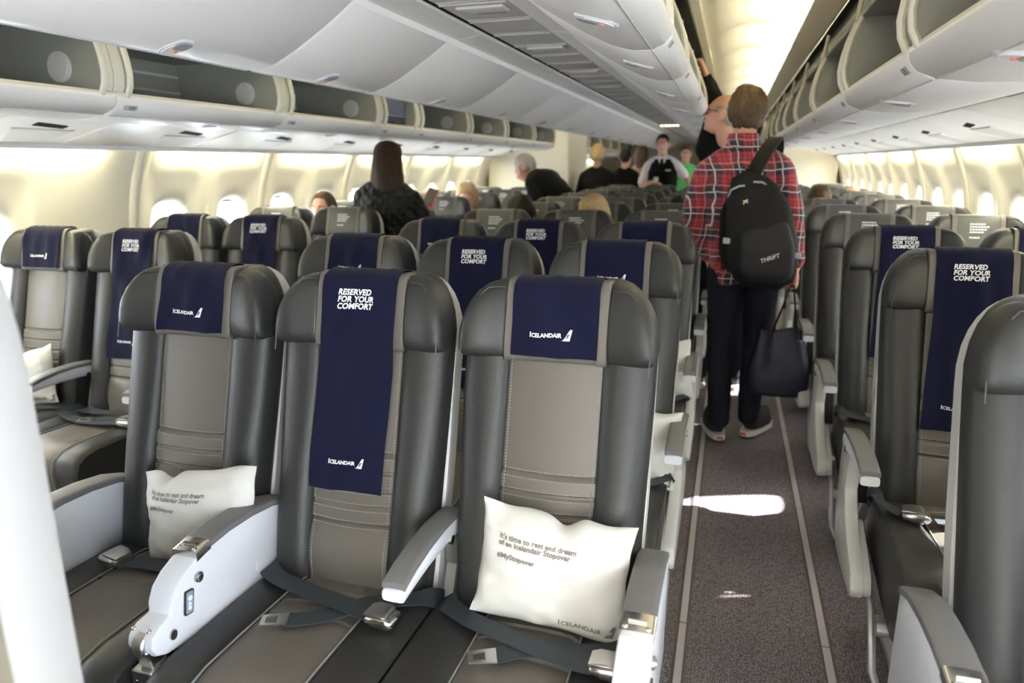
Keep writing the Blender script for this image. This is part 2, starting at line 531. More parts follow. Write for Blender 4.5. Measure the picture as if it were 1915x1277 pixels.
def window(yc, side):
    global nwin
    nwin += 1
    root = struct('window_%d' % nwin)
    xw = SX(wx(WZ), side)
    root.location = (xw, yc, WZ)
    def build():
        N = 28; g = Geo(); s = side
        ri = sup(N, WHW, WHH, 3.2); rm = sup(N, WHW * 0.94, WHH * 0.95, 3.2); ro = sup(N, WHW * 0.88, WHH * 0.9, 3.0)
        g.rings([[(s * (wx(WZ + b) - wx(WZ) + 0.048), a, b) for a, b in ri], [(s * 0.060, a, b) for a, b in rm],
                 [(s * 0.10, a, b) for a, b in ro], [(s * 0.125, a * 1.0, b) for a, b in ro]], cap=False)
        return g.mesh('window_frame', M['wall'])
    put('window_frame', cached(('wf', side), build), root)
    def pane():
        g = Geo(); g.rings([[(side * x, a, b) for a, b in sup(28, WHW * 0.9, WHH * 0.92, 3.0)] for x in (0.110, 0.114)])
        return g.mesh('window_pane', M['glass'], False)
    put('window_pane', cached(('wp', side), pane), root)
    drop = random.choice((0.03, 0.05, 0.04, 0.06, 0.035))
    if side > 0 and (abs(yc - 1.78) < 0.1 or abs(yc - 2.9) < 0.1): drop = 0.40   # two unseen blinds drawn shut to block stray sun on the floor
    g = Geo()
    ol = [(a, b) for a, b in sup(28, WHW * 0.985, WHH * 0.985, 3.1) if b > WHH - drop]
    ol.sort(key=lambda q: q[0])
    g.prism([(a, b) for a, b in ol], 'x', side * 0.070, side * 0.078)
    put('window_shade', g.mesh('window_shade', M['shade'], False), root)
    return root
seams = {1: [], -1: []}
def wall_run(side, ya, yb, blank=()):
    k0 = math.floor((ya - WY) / (2 * WP)); y = WY - WP / 2 + k0 * 2 * WP
    while y < yb:
        g = Geo()
        for yc in (y + WP / 2, y + 1.5 * WP):
            if yc > yb or yc < ya:
                continue
            if any(abs(yc - b) < 0.2 for b in blank):
                q = flat_panel(yc - WP / 2, yc + WP / 2, side); g.add(q.v, q.f)
            else:
                cell(g, yc, side); window(yc, side)
        if g.v:
            put('sidewall_panel', g.mesh('sidewall_panel', M['wall'], angle=60), wall[side])
            seams[side].append(y)
        y += 2 * WP
    # raised joint strips between the panels
for side in (1, -1):
    wall_run(side, 0.1, 9.0 if side < 0 else 11.0, (2.9,) if side < 0 else ())
    if side < 0: wall_run(side, 10.8, 15.9)
    for y in seams[side]:
        def joint():
            g = Geo(); rows = []
            for i in range(13):
                z = ZB + (ZT - ZB) * i / 12
                x = side * (wx(z) - wx(ZB))
                rows.append([(x - side * 0.0, -0.055, z), (x - side * 0.010, -0.045, z), (x - side * 0.012, -0.012, z), (x - side * 0.002, -0.006, z),
                             (x - side * 0.002, 0.006, z), (x - side * 0.012, 0.012, z), (x - side * 0.010, 0.045, z), (x, 0.055, z)])
            g.rings(rows, close=False, cap=False)
            return g.mesh('panel_joint', M['wall'], angle=50)
        put('panel_joint', cached(('joint', side), joint), wall[side], (SX(wx(ZB), side), y, 0))
    ys = [wy for wy in seams[side]]
    lo = min(ys)
    # plain runs where no window panel stands, lower skirt and the hidden upper skin
    def plain(a, b):
        q = flat_panel(a, b, side); put('plain_panel', q.mesh('plain_panel', M['wall'], angle=60), wall[side])
    firsty = [WY + WP * k - WP / 2 for k in range(-20, 60)]
    if side < 0:
        plain(min(y for y in firsty if y > 0.0 and y + WP / 2 >= 0.1) - 0.62, min(y for y in firsty if y + WP / 2 >= 0.1))
        top = max(y for y in firsty if y + WP / 2 <= 9.0) + WP
        plain(top, 10.9); plain(15.7, Y1)
    else:
        plain(min(y for y in firsty if y > 0.0 and y + WP / 2 >= 0.1) - 0.62, min(y for y in firsty if y + WP / 2 >= 0.1))
        top = max(y for y in firsty if y + WP / 2 <= 11.0) + WP
        plain(top, Y1)
    q = flat_panel(-0.4, Y1, side, 0.0, ZB, 1)
    struct('baseboard_left' if side < 0 else 'baseboard_right', q.mesh('baseboard', M['grey_panel'], angle=60))
    # entry area: wall with an open doorway
    g = Geo()
    X = SX(1.40, side); X2 = SX(1.52, side)
    a, b = min(X, X2), max(X, X2)
    ya, yb = (-1.58, -0.42) if side < 0 else (-1.98, -0.98)
    g.box(a, b, Y0, ya, 0, 2.4); g.box(a, b, yb, -0.28, 0, 2.4); g.box(a, b, ya, yb, 2.05, 2.4)
    put('doorway_surround', g.mesh('doorway_surround', M['wall'], False), wall[side])
    if side < 0:
        g = Geo(); g.box(a + 0.03, b - 0.01, -1.58, -0.42, 0.0, 2.05); g.bevelled(0.02, 2)
        d = struct('door_1', g.mesh('door_1', M['wall']))
        g = Geo(); g.tube([(b - 0.012, -1.2, 1.0), (b + 0.05, -1.2, 1.0), (b + 0.05, -0.8, 1.0), (b - 0.012, -0.8, 1.0)], 0.015, 8)
        put('door_handle', g.mesh('door_handle', M['alu']), d)
    g = Geo()
    rows = [[(SX(x, side), y, z) for x, z in ((1.385, 1.50), (1.42, 1.55), (1.30, 2.0), (0.95, 2.35), (0.8, 2.5))] for y in (-0.3, Y1)]
    g.rings(rows, close=False, cap=False)
    put('upper_skin', g.mesh('upper_skin', M['pale_panel']), wall[side])
g = Geo(); g.box(SX(1.55, -1), 1.55, Y0 - 0.06, Y0, 0, 2.5)
struct('wall_front', g.mesh('wall_front', M['wall'], False))
g = Geo(); g.box(SX(1.55, -1), 1.55, Y1, Y1 + 0.06, 0, 2.5)
struct('wall_back', g.mesh('wall_back', M['wall'], False))

# ceiling -----------------------------------------------------------
ceiling = struct('ceiling')
g = Geo(); g.box(SX(1.55, -1), 1.55, Y0, Y1, 2.46, 2.50)
put('ceiling_skin', g.mesh('ceiling_skin', M['pale_panel'], False), ceiling)
BAY = 0.95
VA = [(-0.185, 0.685), (-0.165, 0.72), (-0.11, 0.765), (-0.04, 0.795), (0.05, 0.812), (0.14, 0.805), (0.22, 0.782), (0.29, 0.75), (0.34, 0.72), (0.37, 0.70)]
def vault(side):
    def build():
        g = Geo()
        rows = []
        for y, d in ((0.0, 0.020), (0.014, 0.020), (0.05, 0.0), (BAY - 0.05, 0.0), (BAY - 0.014, 0.020), (BAY, 0.020)):
            rows.append([(side * (x - CX), y, EYE + z - (0.0 if d == 0 else d)) for x, z in VA])
        g.rings(rows, close=False, cap=False)
        return g.mesh('ceiling_panel', M['ceil'], angle=30)
    me = cached(('vault', side), build)
    y = 0.84
    y -= BAY
    while y < Y1 - BAY:
        put('ceiling_panel', me, ceiling, (CX, y, 0)); y += BAY
    # cove trims on both edges of the vault, the lamps hidden behind the outboard one
    def strip(pts, name, m):
        g = Geo(); g.rings([[(SX(x, side), y, EYE + z) for x, z in pts] for y in (-0.3, Y1)], cap=True)
        return put(name, g.mesh(name, m, angle=30), ceiling)
    strip([(0.380, 0.606), (0.390, 0.612), (0.325, 0.668), (0.300, 0.690), (0.292, 0.684), (0.312, 0.655)], 'cove_trim', M['ceil'])
    strip([(-0.222, 0.655), (-0.214, 0.650), (-0.182, 0.672), (-0.176, 0.690), (-0.184, 0.694), (-0.190, 0.680)], 'cove_trim', M['ceil'])
    strip([(0.392, 0.612), (0.425, 0.612), (0.425, 0.472), (0.445, 0.472), (0.445, 0.64), (0.392, 0.64)], 'dark_gap', M['black'])
    strip([(-0.232, 0.655), (-0.285, 0.655), (-0.285, 0.610), (-0.305, 0.610), (-0.305, 0.69), (-0.232, 0.69)], 'dark_gap', M['black'])
    y = 0.86
    while y < 13:
        lm = put('cove_lamp', cached(('covelamp', side), lambda: Geo().tube([(0, 0, 0), (0, BAY - 0.16, 0)], 0.012, 8).mesh('cove_lamp', M['lamp_warm'])), ceiling, (SX(0.352, side), y + 0.08, EYE + 0.672))
        y += BAY
vault(1); vault(-1)
# ceiling of the entry area behind the camera
g = Geo(); g.box(SX(1.40, -1), 1.40, Y0, -0.3, 2.28, 2.30)
put('entry_ceiling', g.mesh('entry_ceiling', M['ceil'], False), ceiling)

# wash lamps along the tops of the side walls, one to each panel ---------------
for side in (1, -1):
    for y in seams[side]:
        if y < 0: continue
        a, b = 0.13, 2 * WP - 0.13
        if side < 0 and abs(y - (WY - WP / 2 - 2 * WP)) < 0.1: a, b = -0.2, 0.84
        g = Geo(); g.box(SX(1.362, side) - 0.014, SX(1.362, side) + 0.014, y + a, y + b, 1.506, 1.516)
        put('wash_lamp', g.mesh('wash_lamp', M['lamp_wall'], False), wall[side])

# service panels under the outboard bins ---------------------------------------
def service_run(side, n, ya, yb):
    root = struct('trim_%d' % n)
    A, B = (0.868, 0.222), (1.335, 0.108)
    def P(t, y, d): # t across, d proud downwards
        return (SX(A[0] + (B[0] - A[0]) * t, side), y, EYE + A[1] + (B[1] - A[1]) * t - d)
    def panel(y0, y1, m, d=0.0, t0=0.0, t1=1.0):
        g = Geo()
        lo = [(t0, d + 0.0), (t0 + 0.02, d + 0.006), (t1 - 0.05, d + 0.006), (t1, d - 0.004)]
        rows = [[P(t, y, dd - e) for t, dd in lo] + [P(t1, y, -0.012), P(t0, y, -0.012)] for y, e in ((y0, 0.004), (y0 + 0.005, 0), (y1 - 0.005, 0), (y1, 0.004))]
        g.rings(rows)
        return put('service_panel', g.mesh('service_panel', m, angle=25), root)
    y = 2.35 - 0.8128 * 3 - 0.25
    while y < yb:
        if y + 0.8 > ya:
            a = panel(y + 0.003, y + 0.50, M['white'])
            panel(y + 0.506, y + 0.8098, M['white'], 0.002)
            g = Geo(); s = [P(0.34, y + 0.17, 0.009), P(0.40, y + 0.33, 0.009), P(0.47, y + 0.33, 0.009), P(0.42, y + 0.17, 0.009)]
            e = [P(0.34, y + 0.17, 0.0), P(0.40, y + 0.33, 0.0), P(0.47, y + 0.33, 0.0), P(0.42, y + 0.17, 0.0)]
            g.rings([s, e]); put('dark_slot', g.mesh('dark_slot', M['dark'], False), a)
            g = Geo()
            s = [P(t, yy, 0.011) for t, yy in ((0.52, y + 0.12), (0.88, y + 0.20), (0.88, y + 0.40), (0.52, y + 0.40))]
            e = [P(t, yy, 0.002) for t, yy in ((0.50, y + 0.11), (0.90, y + 0.18), (0.90, y + 0.42), (0.50, y + 0.42))]
            g.rings([e, s]); put('raised_cover', g.mesh('raised_cover', M['pale_panel'], False), a)
        y += 0.8128
    g = Geo()
    g.rings([[(SX(x, side), yy, EYE + z) for x, z in ((1.322, 0.110), (1.320, 0.084), (1.330, 0.082), (1.338, 0.112))] for yy in (ya, yb)])
    put('valance', g.mesh('valance', M['white'], angle=25), root)
    g = Geo(); g.rings([[(SX(x, side), yy, EYE + z) for x, z in ((0.840, 0.225), (0.875, 0.222), (0.875, 0.26), (0.840, 0.26))] for yy in (ya, yb)])
    put('shadow_gap', g.mesh('shadow_gap', M['black'], False), root)
service_run(1, 1, -0.2, 11.0)
service_run(-1, 2, -0.2, 9.0)
service_run(-1, 3, 10.3, 17.0)

# centre service panel ----------------------------------------------------------
cs = struct('trim_4')
zc = EYE + 0.488
y = -0.3; k = 0
while y < 18:
    L = 0.28
    def build(kind):
        g = Geo(); g.box(-0.118, 0.118, 0.004, L - 0.004, 0, 0.02)
        return g.bevelled(0.004, 1).mesh('service_panel', M['grey_panel'], False)
    a = put('service_panel', cached('csp', lambda: build(0)), cs, (CX + 0.008, y, zc))
    put('raised_rib', cached('csr', lambda: Geo().box(-0.112, 0.112, 0, 0.014, -0.005, 0.0).bevelled(0.002, 2).mesh('raised_rib', M['grey_panel'])), a, (0, 0.02, 0))
    if k % 3 == 0:
        put('cover_plate', cached('csc', lambda: Geo().prism([(-0.075, 0.07), (0.085, 0.07), (0.085, 0.15), (-0.05, 0.15)], 'z', -0.008, 0.002).bevelled(0.004, 2).mesh('cover_plate', M['pale_panel'])), a)
        put('dark_slot', cached('css', lambda: Geo().box(-0.03, 0.07, 0.152, 0.162, -0.006, 0.002).mesh('dark_slot', M['dark'], False)), a)
    y += L; k += 1
for xs in (-0.938, SX(-0.938, -1)):
    g = Geo(); g.box(xs - 0.006, xs + 0.006, -0.3, 18, zc + 0.004, zc + 0.03)
    put('shadow_gap', g.mesh('shadow_gap', M['dark'], False), cs)
    s = -1 if xs < CX else 1
    yy = -0.11
    while yy < 18:
        def build(s=s):
            g = Geo(); pts = ((0.0, 0.0), (0.0, -0.012), (0.05, -0.020), (0.112, -0.028), (0.112, 0.0))
            g.rings([[(s * (x + 0.007), q, z - e) for x, z in pts] for q, e in ((0.003, -0.003), (0.007, 0), (BAY - 0.007, 0), (BAY - 0.003, -0.003))])
            return g.mesh('edge_panel', M['white'], angle=25)
        put('edge_panel', cached(('edgep', s), build), cs, (xs, yy, zc + 0.006))
        yy += BAY
for q in range(5):
    put('small_lamp', cached('smalllamp', lambda: Geo().ell((0, 0, 0), (0.018, 0.018, 0.01), 12, 6).mesh('small_lamp', M['lamp_small'])), cs, (CX - 0.1 + 0.05 * q, 9.75, zc - 0.006))

# overhead bins -------------------------------------------------------------------
OUT = dict(outer=[(0.351, 0.238), (0.344, 0.226), (0.347, 0.206), (0.362, 0.188), (0.40, 0.172), (0.48, 0.161), (0.56, 0.160), (0.65, 0.167), (0.73, 0.181), (0.80, 0.200), (0.842, 0.216)],
           inner=[(0.842, 0.236), (0.73, 0.205), (0.60, 0.184), (0.48, 0.184), (0.40, 0.196), (0.372, 0.212), (0.364, 0.238)],
           front=[(0.352, 0.232), (0.336, 0.265), (0.331, 0.30), (0.336, 0.345), (0.348, 0.395), (0.370, 0.455)],
           back=(0.868, 0.455), latch=4, top=0.455)
MID = dict(outer=[(-0.150, 0.322), (-0.143, 0.308), (-0.146, 0.285), (-0.162, 0.266), (-0.195, 0.256), (-0.245, 0.259), (-0.30, 0.277), (-0.37, 0.313), (-0.44, 0.355), (-0.51, 0.400), (-0.575, 0.446)],
           inner=[(-0.575, 0.470), (-0.50, 0.420), (-0.40, 0.355), (-0.30, 0.300), (-0.23, 0.281), (-0.180, 0.290), (-0.164, 0.322)],
           front=[(-0.155, 0.316), (-0.158, 0.36), (-0.168, 0.41), (-0.186, 0.46), (-0.212, 0.52), (-0.250, 0.590)],
           back=(-0.610, 0.59), latch=5, top=0.59)
def lift(pts, top=None):
    out = []
    for x, z in pts:
        w = min(1, max(0, (x + 0.575) / 0.42)); k = 1 if top is None else max(0, (top - z) / (top - 0.316))
        out.append((x - 0.020 * w, z + 0.027 * w * k))
    return out
MID['outer'] = lift(MID['outer']); MID['inner'] = lift(MID['inner']); MID['front'] = lift(MID['front'], 0.59)
def oval(g, base, ux, uy, nrm, a, b, h0, h1, n=24, e=2.4, k=1.0):
    r0 = [base + ux * p + uy * q + nrm * h0 for p, q in sup(n, a, b, e)]
    r1 = [base + ux * p * k + uy * q * k + nrm * h1 for p, q in sup(n, a, b, e)]
    g.rings([r0, r1])
def make_bin(P, pk, mirror, y0, y1, label, group, disc=False, rails=False, cat='overhead bin'):
    L = y1 - y0
    xr = P['outer'][0][0]
    ctr = P['outer'][4]
    root = thing('overhead_bin', label, cat, (SX(ctr[0], mirror), y0, EYE + ctr[1]), group=group)
    def Q(x, z, y): return Vector((mirror * (x - ctr[0]), y, z - ctr[1]))
    key = (pk, mirror, round(L, 3))
    m = 0.045
    def bucket():
        g = Geo()
        pts = P['outer'] + P['inner']
        rows = []
        nO = len(P['outer'])
        for y, e in ((0.0, 0.006), (0.002, 0.003), (0.008, 0.0), (L - 0.008, 0.0), (L - 0.002, 0.003), (L, 0.006)):
            rows.append([Q(x, z + (e if i < nO else 0), y) for i, (x, z) in enumerate(pts)])
        g.rings(rows)
        return g.mesh('bucket', M['white'], angle=35)
    b = put('bucket', cached(('bucket',) + key, bucket), root)
    def seam():     # moulded lip line along the outer face
        g = Geo()
        i = 2
        (x0, z0), (x1, z1) = P['outer'][3], P['outer'][4]
        g.tube([Q(x1, z1 - 0.001, 0.01), Q(x1, z1 - 0.001, L - 0.01)], 0.0016, 6)
        return g.mesh('seam_line', M['shell'])
    put('seam_line', cached(('seam',) + key, seam), b)
    def lip():
        g = Geo()
        (x0, z0) = P['outer'][0]; (x1, z1) = P['inner'][-1]
        xm = (x0 + x1) / 2
        g.tube([Q(xm, z0 - 0.001, 0.004), Q(xm, z0 - 0.001, L - 0.004)], 0.0085, 8)
        return g.mesh('lip_trim', M['bin_edge'])
    put('lip_trim', cached(('lip',) + key, lip), b)
    def liner():
        g = Geo()
        pts = [(x, z + 0.002) for x, z in P['inner'][::-1]][1:] + [(P['back'][0], P['back'][1])]
        pts2 = [(x + mirror * 0, z + 0.004) for x, z in pts]
        rows = [[Q(x, z, y) for x, z in pts] for y in (m, L - m)]
        g.rings(rows, close=False, cap=False)
        return g.mesh('liner', M['bin_in'], angle=30)
    put('liner', cached(('liner',) + key, liner), root)
    fr = P['front']
    side_ol = fr + [P['back']] + [(x, z + 0.001) for x, z in P['inner']][:-1]
    def side_panel():
        g = Geo(); g.rings([[Q(x, z, y) for x, z in side_ol] for y in (0.0, 0.012)])
        return g.mesh('side_panel', M['bin_in'], False)
    def edge():
        g = Geo(); 
        g.tube([Q(x, z, 0.0) for x, z in fr], 0.012, 8, 0.75, side=(0, 1, 0))
        return g.mesh('edge_trim', M['bin_edge'])
    for yy in (m, L - m - 0.012):
        s = put('side_panel', cached(('side', pk, mirror), side_panel), root, (0, yy, 0))
        put('edge_trim', cached(('edge', pk, mirror), edge), s, (0, 0.006, 0))
        if disc and yy > m:
            def dsc():
                g = Geo(); c = Q(P['front'][2][0] + 0.17, P['front'][2][1] + 0.02, 0)
                oval(g, c, Vector((1, 0, 0)), Vector((0, 0, 1)), Vector((0, -1, 0)), 0.048, 0.048, 0.0, 0.006, 28, 2.0)
                oval(g, c, Vector((1, 0, 0)), Vector((0, 0, 1)), Vector((0, -1, 0)), 0.038, 0.038, 0.004, 0.010, 28, 2.0)
                return g.mesh('round_grille', M['grey_panel'], angle=30)
            put('round_grille', cached(('disc', pk, mirror), dsc), s)
    def filler():
        g = Geo()
        inset = [(x + (0.016), z) for x, z in fr] if pk == 'o' else [(x - 0.016, z) for x, z in fr]
        ol = inset + [(P['back'][0], P['back'][1]), (P['back'][0], P['outer'][-1][1] + 0.02)]
        ol = inset + [(inset[-1][0] + (0.06 if pk == 'o' else -0.06), inset[-1][1]), (inset[0][0] + (0.06 if pk == 'o' else -0.06), inset[0][1])]
        g.rings([[Q(x, z, y) for x, z in ol] for y in (0.0, m)])
        return g.mesh('filler_panel', M['bin_edge'], False)
    put('filler_panel', cached(('filler', pk, mirror), filler), root, (0, 0, 0))
    put('filler_panel', cached(('filler', pk, mirror), filler), root, (0, L - m, 0))
    def top():
        g = Geo()
        x0, z0 = fr[-1]; x1, z1 = P['back']
        g.rings([[Q(x0, z0, y), Q(x1, z1, y), Q(x1, z1 + 0.014, y), Q(x0, z0 + 0.014, y)] for y in (0.0, L)])
        return g.mesh('top_panel', M['bin_in'], False)
    t = put('top_panel', cached(('top',) + key, top), root)
    def toped():
        g = Geo(); x0, z0 = fr[-1]
        g.tube([Q(x0, z0 + 0.007, 0), Q(x0, z0 + 0.007, L)], 0.006, 6)
        return g.mesh('top_edge', M['grey_panel'])
    put('top_edge', cached(('toped',) + key, toped), t)
    def gap():
        g = Geo(); x0, z0 = fr[-1]
        d = 0.04 if pk == 'o' else -0.03
        hh = 0.60 if pk == 'o' else 0.655
        g.rings([[Q(x0 + d, z0 + 0.014, y), Q(x0 + d * 1.4, z0 + 0.014, y), Q(x0 + d * 1.4, hh + 0.03, y), Q(x0 + d, hh + 0.03, y)] for y in (0.0, L)])
        return g.mesh('hinge_recess', M['black'], False)
    def hinge():
        g = Geo(); x0, z0 = fr[-1]
        d = 1 if pk == 'o' else -1
        g.tube([Q(x0, z0, 0), Q(x0 + d * 0.004, z0 + 0.05, 0), Q(x0 + d * 0.012, z0 + 0.11, 0)], 0.008, 6)
        return g.mesh('hinge_arm', M['bin_edge'])
    put('hinge_arm', cached(('hinge', pk, mirror), hinge), root, (0, m + 0.004, 0))
    if rails:
        def rl():
            g = Geo()
            for z in (0.33, 0.40):
                g.tube([Q(P['back'][0] - 0.012, z, m + 0.01), Q(P['back'][0] - 0.012, z, L - m - 0.02)], 0.006, 6)
            return g.mesh('rail', M['grey_panel'])
        put('rail', cached(('rail',) + key, rl), root)
    # latch: moulded recess, paddle and orange flag on the outer face
    if L > 0.4:
        i = P['latch']
        (xa, za), (xb, zb) = P['outer'][i], P['outer'][i + 1]
        c = Q((xa + xb) / 2, (za + zb) / 2, L / 2 + (0.09 if L > 0.9 else -0.04))
        ux = (Q(xb, zb, 0) - Q(xa, za, 0)).normalized(); uy = Vector((0, 1, 0))
        nrm = ux.cross(uy)
        if nrm.z > 0: nrm = -nrm
        kk = ('latch', pk, mirror, round(L, 3))
        def ring():
            g = Geo(); oval(g, c, ux, uy, nrm, 0.050, 0.035, -0.002, 0.003, k=0.90)
            return g.mesh('latch_recess', M['arm'], angle=30)
        lt = put('latch_recess', cached(kk + (1,), ring), root)
        def cav():
            g = Geo(); oval(g, c, ux, uy, nrm, 0.040, 0.027, 0.001, 0.0048, k=0.96)
            return g.mesh('latch_cavity', M['pale_panel'], angle=30)
        put('latch_cavity', cached(kk + (6,), cav), lt)
        def pad():
            g = Geo(); oval(g, c + ux * (0.020 if pk == 'm' else 0.014), ux, uy, nrm, 0.023, 0.024, 0.003, 0.007, k=0.9, e=3.2)
            return g.mesh('latch_paddle', M['latch'], angle=30)
        put('latch_paddle', cached(kk + (2,), pad), lt)
        def flag():
            g = Geo(); oval(g, c - ux * 0.012 + uy * 0.010, ux, uy, nrm, 0.0045, 0.0045, 0.003, 0.007, 10)
            return g.mesh('latch_flag', M['orange'], angle=30)
        put('latch_flag', cached(kk + (3,), flag), lt)
        # small printed placard near the lip
        (xa, za), (xb, zb) = P['outer'][2], P['outer'][3]
        pc = Q((xa + xb) / 2, (za + zb) / 2, 0.06)
        ux2 = (Q(xb, zb, 0) - Q(xa, za, 0)).normalized()
        n2 = ux2.cross(uy)
        if n2.dot(Vector((mirror, 0, 0))) * (1 if pk == 'm' else -1) < 0: n2 = -n2
        def plac():
            g = Geo(); oval(g, pc, ux2, uy, n2, 0.010, 0.030, -0.001, 0.0015, 16, 8)
            return g.mesh('placard', M['placard'], False)
        pl = put('placard', cached(kk + (4,), plac), root)
        def ink():
            g = Geo()
            for r in range(3):
                oval(g, pc + ux2 * (r - 1) * 0.005 + uy * 0.006, ux2, uy, n2, 0.0012, 0.016 - 0.003 * (r == 2), 0.001, 0.002, 8, 8)
            return g.mesh('placard_print', M['ink'], False)
        put('placard_print', cached(kk + (5,), ink), pl)
    return root
ORD = ['nearest', 'second', 'third', 'fourth', 'fifth', 'sixth', 'seventh', 'eighth', 'ninth', 'tenth', 'eleventh', 'twelfth', 'thirteenth', 'fourteenth', 'fifteenth', 'sixteenth', 'seventeenth', 'eighteenth', 'nineteenth', 'twentieth']
def bays(first, seq, last):
    out = [first]
    for s in seq: out.append(round(out[-1] + s, 4))
    while out[-1] + BAY < last: out.append(round(out[-1] + BAY, 4))
    return list(zip(out, out[1:]))
rb = bays(-0.11, [], 11.2)
for i, (a, b) in enumerate(rb):
    make_bin(OUT, 'o', 1, a + 0.002, b - 0.002, 'open overhead bin along right wall, %s from the front' % ORD[i], 'open bins on the right wall')
lb = bays(0.09, [BAY, BAY, BAY, BAY, 0.53], 9.05)
for i, (a, b) in enumerate(lb):
    extra = ', holding a blue suitcase' if abs(b - a - 0.53) < 0.01 else ''
    make_bin(OUT, 'o', -1, a + 0.002, b - 0.002, 'open overhead bin along left wall, %s from the front%s' % (ORD[i], extra), 'open bins on the left wall', disc=b - a > 0.6, rails=b - a > 0.6)
lb2 = bays(10.25, [], 17.0)
for i, (a, b) in enumerate(lb2):
    make_bin(OUT, 'o', -1, a + 0.002, b - 0.002, 'distant overhead bin beyond the left bulkhead, %s after it' % ORD[i].replace('nearest', 'first'), 'open bins beyond the left bulkhead')
cb = bays(0.04, [BAY, BAY, 0.71], 16.0)
for i, (a, b) in enumerate(cb):
    make_bin(MID, 'm', 1, a + 0.002, b - 0.002, 'white centre overhead bin facing the right aisle, %s from the front' % ORD[i], 'centre bins on the right aisle')
    make_bin(MID, 'm', -1, a + 0.002, b - 0.002, 'white centre overhead bin facing the left aisle, %s from the front' % ORD[i], 'centre bins on the left aisle')

# bulkheads ------------------------------------------------------------------------
def slab(name, x0, x1, y0, y1, z0, z1, m, bev=0.03):
    g = Geo(); g.box(x0, x1, y0, y1, z0, z1); g.bevelled(bev, 3)
    return struct(name, g.mesh(name, m))
slab('wall_left_bulkhead', SX(1.44, -1), SX(0.36, -1), 9.06, 10.22, 0, 2.1, M['wall'])
slab('wall_right_bulkhead', 0.42, 1.44, 11.25, 12.2, 0, 2.1, M['wall'])
# partition that ends just beside the camera, seen edge-on at the left
g = Geo()
ol = []
for k in range(9):
    a = math.pi / 2 * k / 8
    ol.append((-0.60 - 0.12 + 0.12 * math.sin(math.pi / 2 - a) * 1.0, 1.20 + 0.16 * math.sin(a)))
ol = [(-0.664, 0.0), (-0.664, 1.21)] + [(-0.80 + 0.136 * math.cos(math.pi / 2 * k / 8), 1.21 + 0.26 * math.sin(math.pi / 2 * k / 8)) for k in range(1, 9)] + [(-1.75, 1.47), (-1.75, 0.0)]
g.prism(ol, 'y', 0.452, 0.502); g.bevelled(0.006, 2)
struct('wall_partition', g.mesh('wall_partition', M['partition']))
g = Geo()
pts = [(-0.646, 0.02)] + ol[1:-2]
rows = []
for i, (x, z) in enumerate(ol[:-2]):
    rows.append([(x + 0.008, 0.446, z), (x + 0.008, 0.508, z), (x - 0.012, 0.508, z - (0.008 if i > 4 else 0)), (x - 0.012, 0.446, z - (0.008 if i > 4 else 0))])
g.rings(rows); g.bevelled(0.003, 2)
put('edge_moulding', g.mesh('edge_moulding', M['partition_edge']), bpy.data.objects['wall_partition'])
# ------------------------------------------------------------------ seats (local: x right, y away from the sitter's face, z up)
def yf(z): return -0.185 + (z - 0.46) * 0.264       # front plane of the reclined back
WELTS = (0.60, 0.64, 0.68, 0.72, 0.76)
def panel_y(x, z):
    y = yf(z) - 0.012 * (1 - (x / 0.105) ** 2)
    if 0.47 < z < 0.60: y -= 0.010 * math.sin((z - 0.47) / 0.13 * math.pi)
    for w in WELTS:
        d = abs(z - w)
        if d < 0.006: y += 0.006 * (1 - d / 0.006)
    if 0.60 < z < 0.76: y -= 0.004
    return y
def b_panel():
    g = Geo()
    zs = sorted(set([0.435 + 0.02 * i for i in range(31)] + [w + d for w in WELTS for d in (-0.006, -0.002, 0.002, 0.006)]))
    xs = [-0.107 + 0.214 * i / 12 for i in range(13)]
    rows = []
    for z in zs:
        k = min(1, (z - 0.40) / 0.10)
        sc = 0.94 + 0.06 * min(1, (z - 0.43) / 0.3)
        rows.append([(x * sc, panel_y(x, z), z) for x in xs] + [(0.107 * sc, yf(z) + 0.05, z), (-0.107 * sc, yf(z) + 0.05, z)])
    g.rings(rows)
    return g.mesh('back_panel', M['taupe'], angle=35)
def bolster_w(z):                                   # outer half width
    if z > 1.02:
        t = (z - 1.02) / 0.149
        return 0.214 - 0.090 * (1 - math.sqrt(max(0, 1 - t ** 2.0)))
    return interp([(0.43, 0.196), (0.6, 0.204), (0.9, 0.212), (1.06, 0.214)], z)
def b_bolster():
    g = Geo(); rows = []
    zs = [0.43, 0.445] + [0.48 + 0.04 * i for i in range(15)] + [1.08, 1.11, 1.135, 1.15, 1.16, 1.168]
    for z in zs:
        w = bolster_w(z); inn = 0.104 * (0.94 + 0.06 * min(1, (z - 0.43) / 0.3))
        f = 0.027 * (0.55 + 0.45 * math.exp(-((z - 0.62) / 0.2) ** 2)) + 0.006
        if z < 0.48: f *= (z - 0.40) / 0.08
        if z > 1.1: f *= max(0.2, 1 - (z - 1.1) / 0.08)
        y0 = yf(z); d = 0.085
        P = []
        for t, fy in ((0.0, 0.004), (0.04, -0.35), (0.14, -0.72), (0.32, -1.0), (0.55, -0.98), (0.76, -0.72), (0.90, -0.30), (0.97, 0.1)):
            P.append((inn + (w - inn) * t, y0 + (fy * f if fy < 0.003 else fy * 0.02), z))
        P += [(w, y0 + 0.018, z), (w + 0.002, y0 + 0.05, z), (w - 0.006, y0 + d - 0.012, z), (w - 0.018, y0 + d, z), (inn - 0.10, y0 + d, z), (inn - 0.10, y0 + 0.055, z), (inn, y0 + 0.05, z)]
        rows.append(P)
    g.rings(rows)
    return g
def mirror_geo(g):
    q = Geo(); q.v = [Vector((-v.x, v.y, v.z)) for v in g.v]; q.f = [tuple(reversed(f)) for f in g.f]
    return q
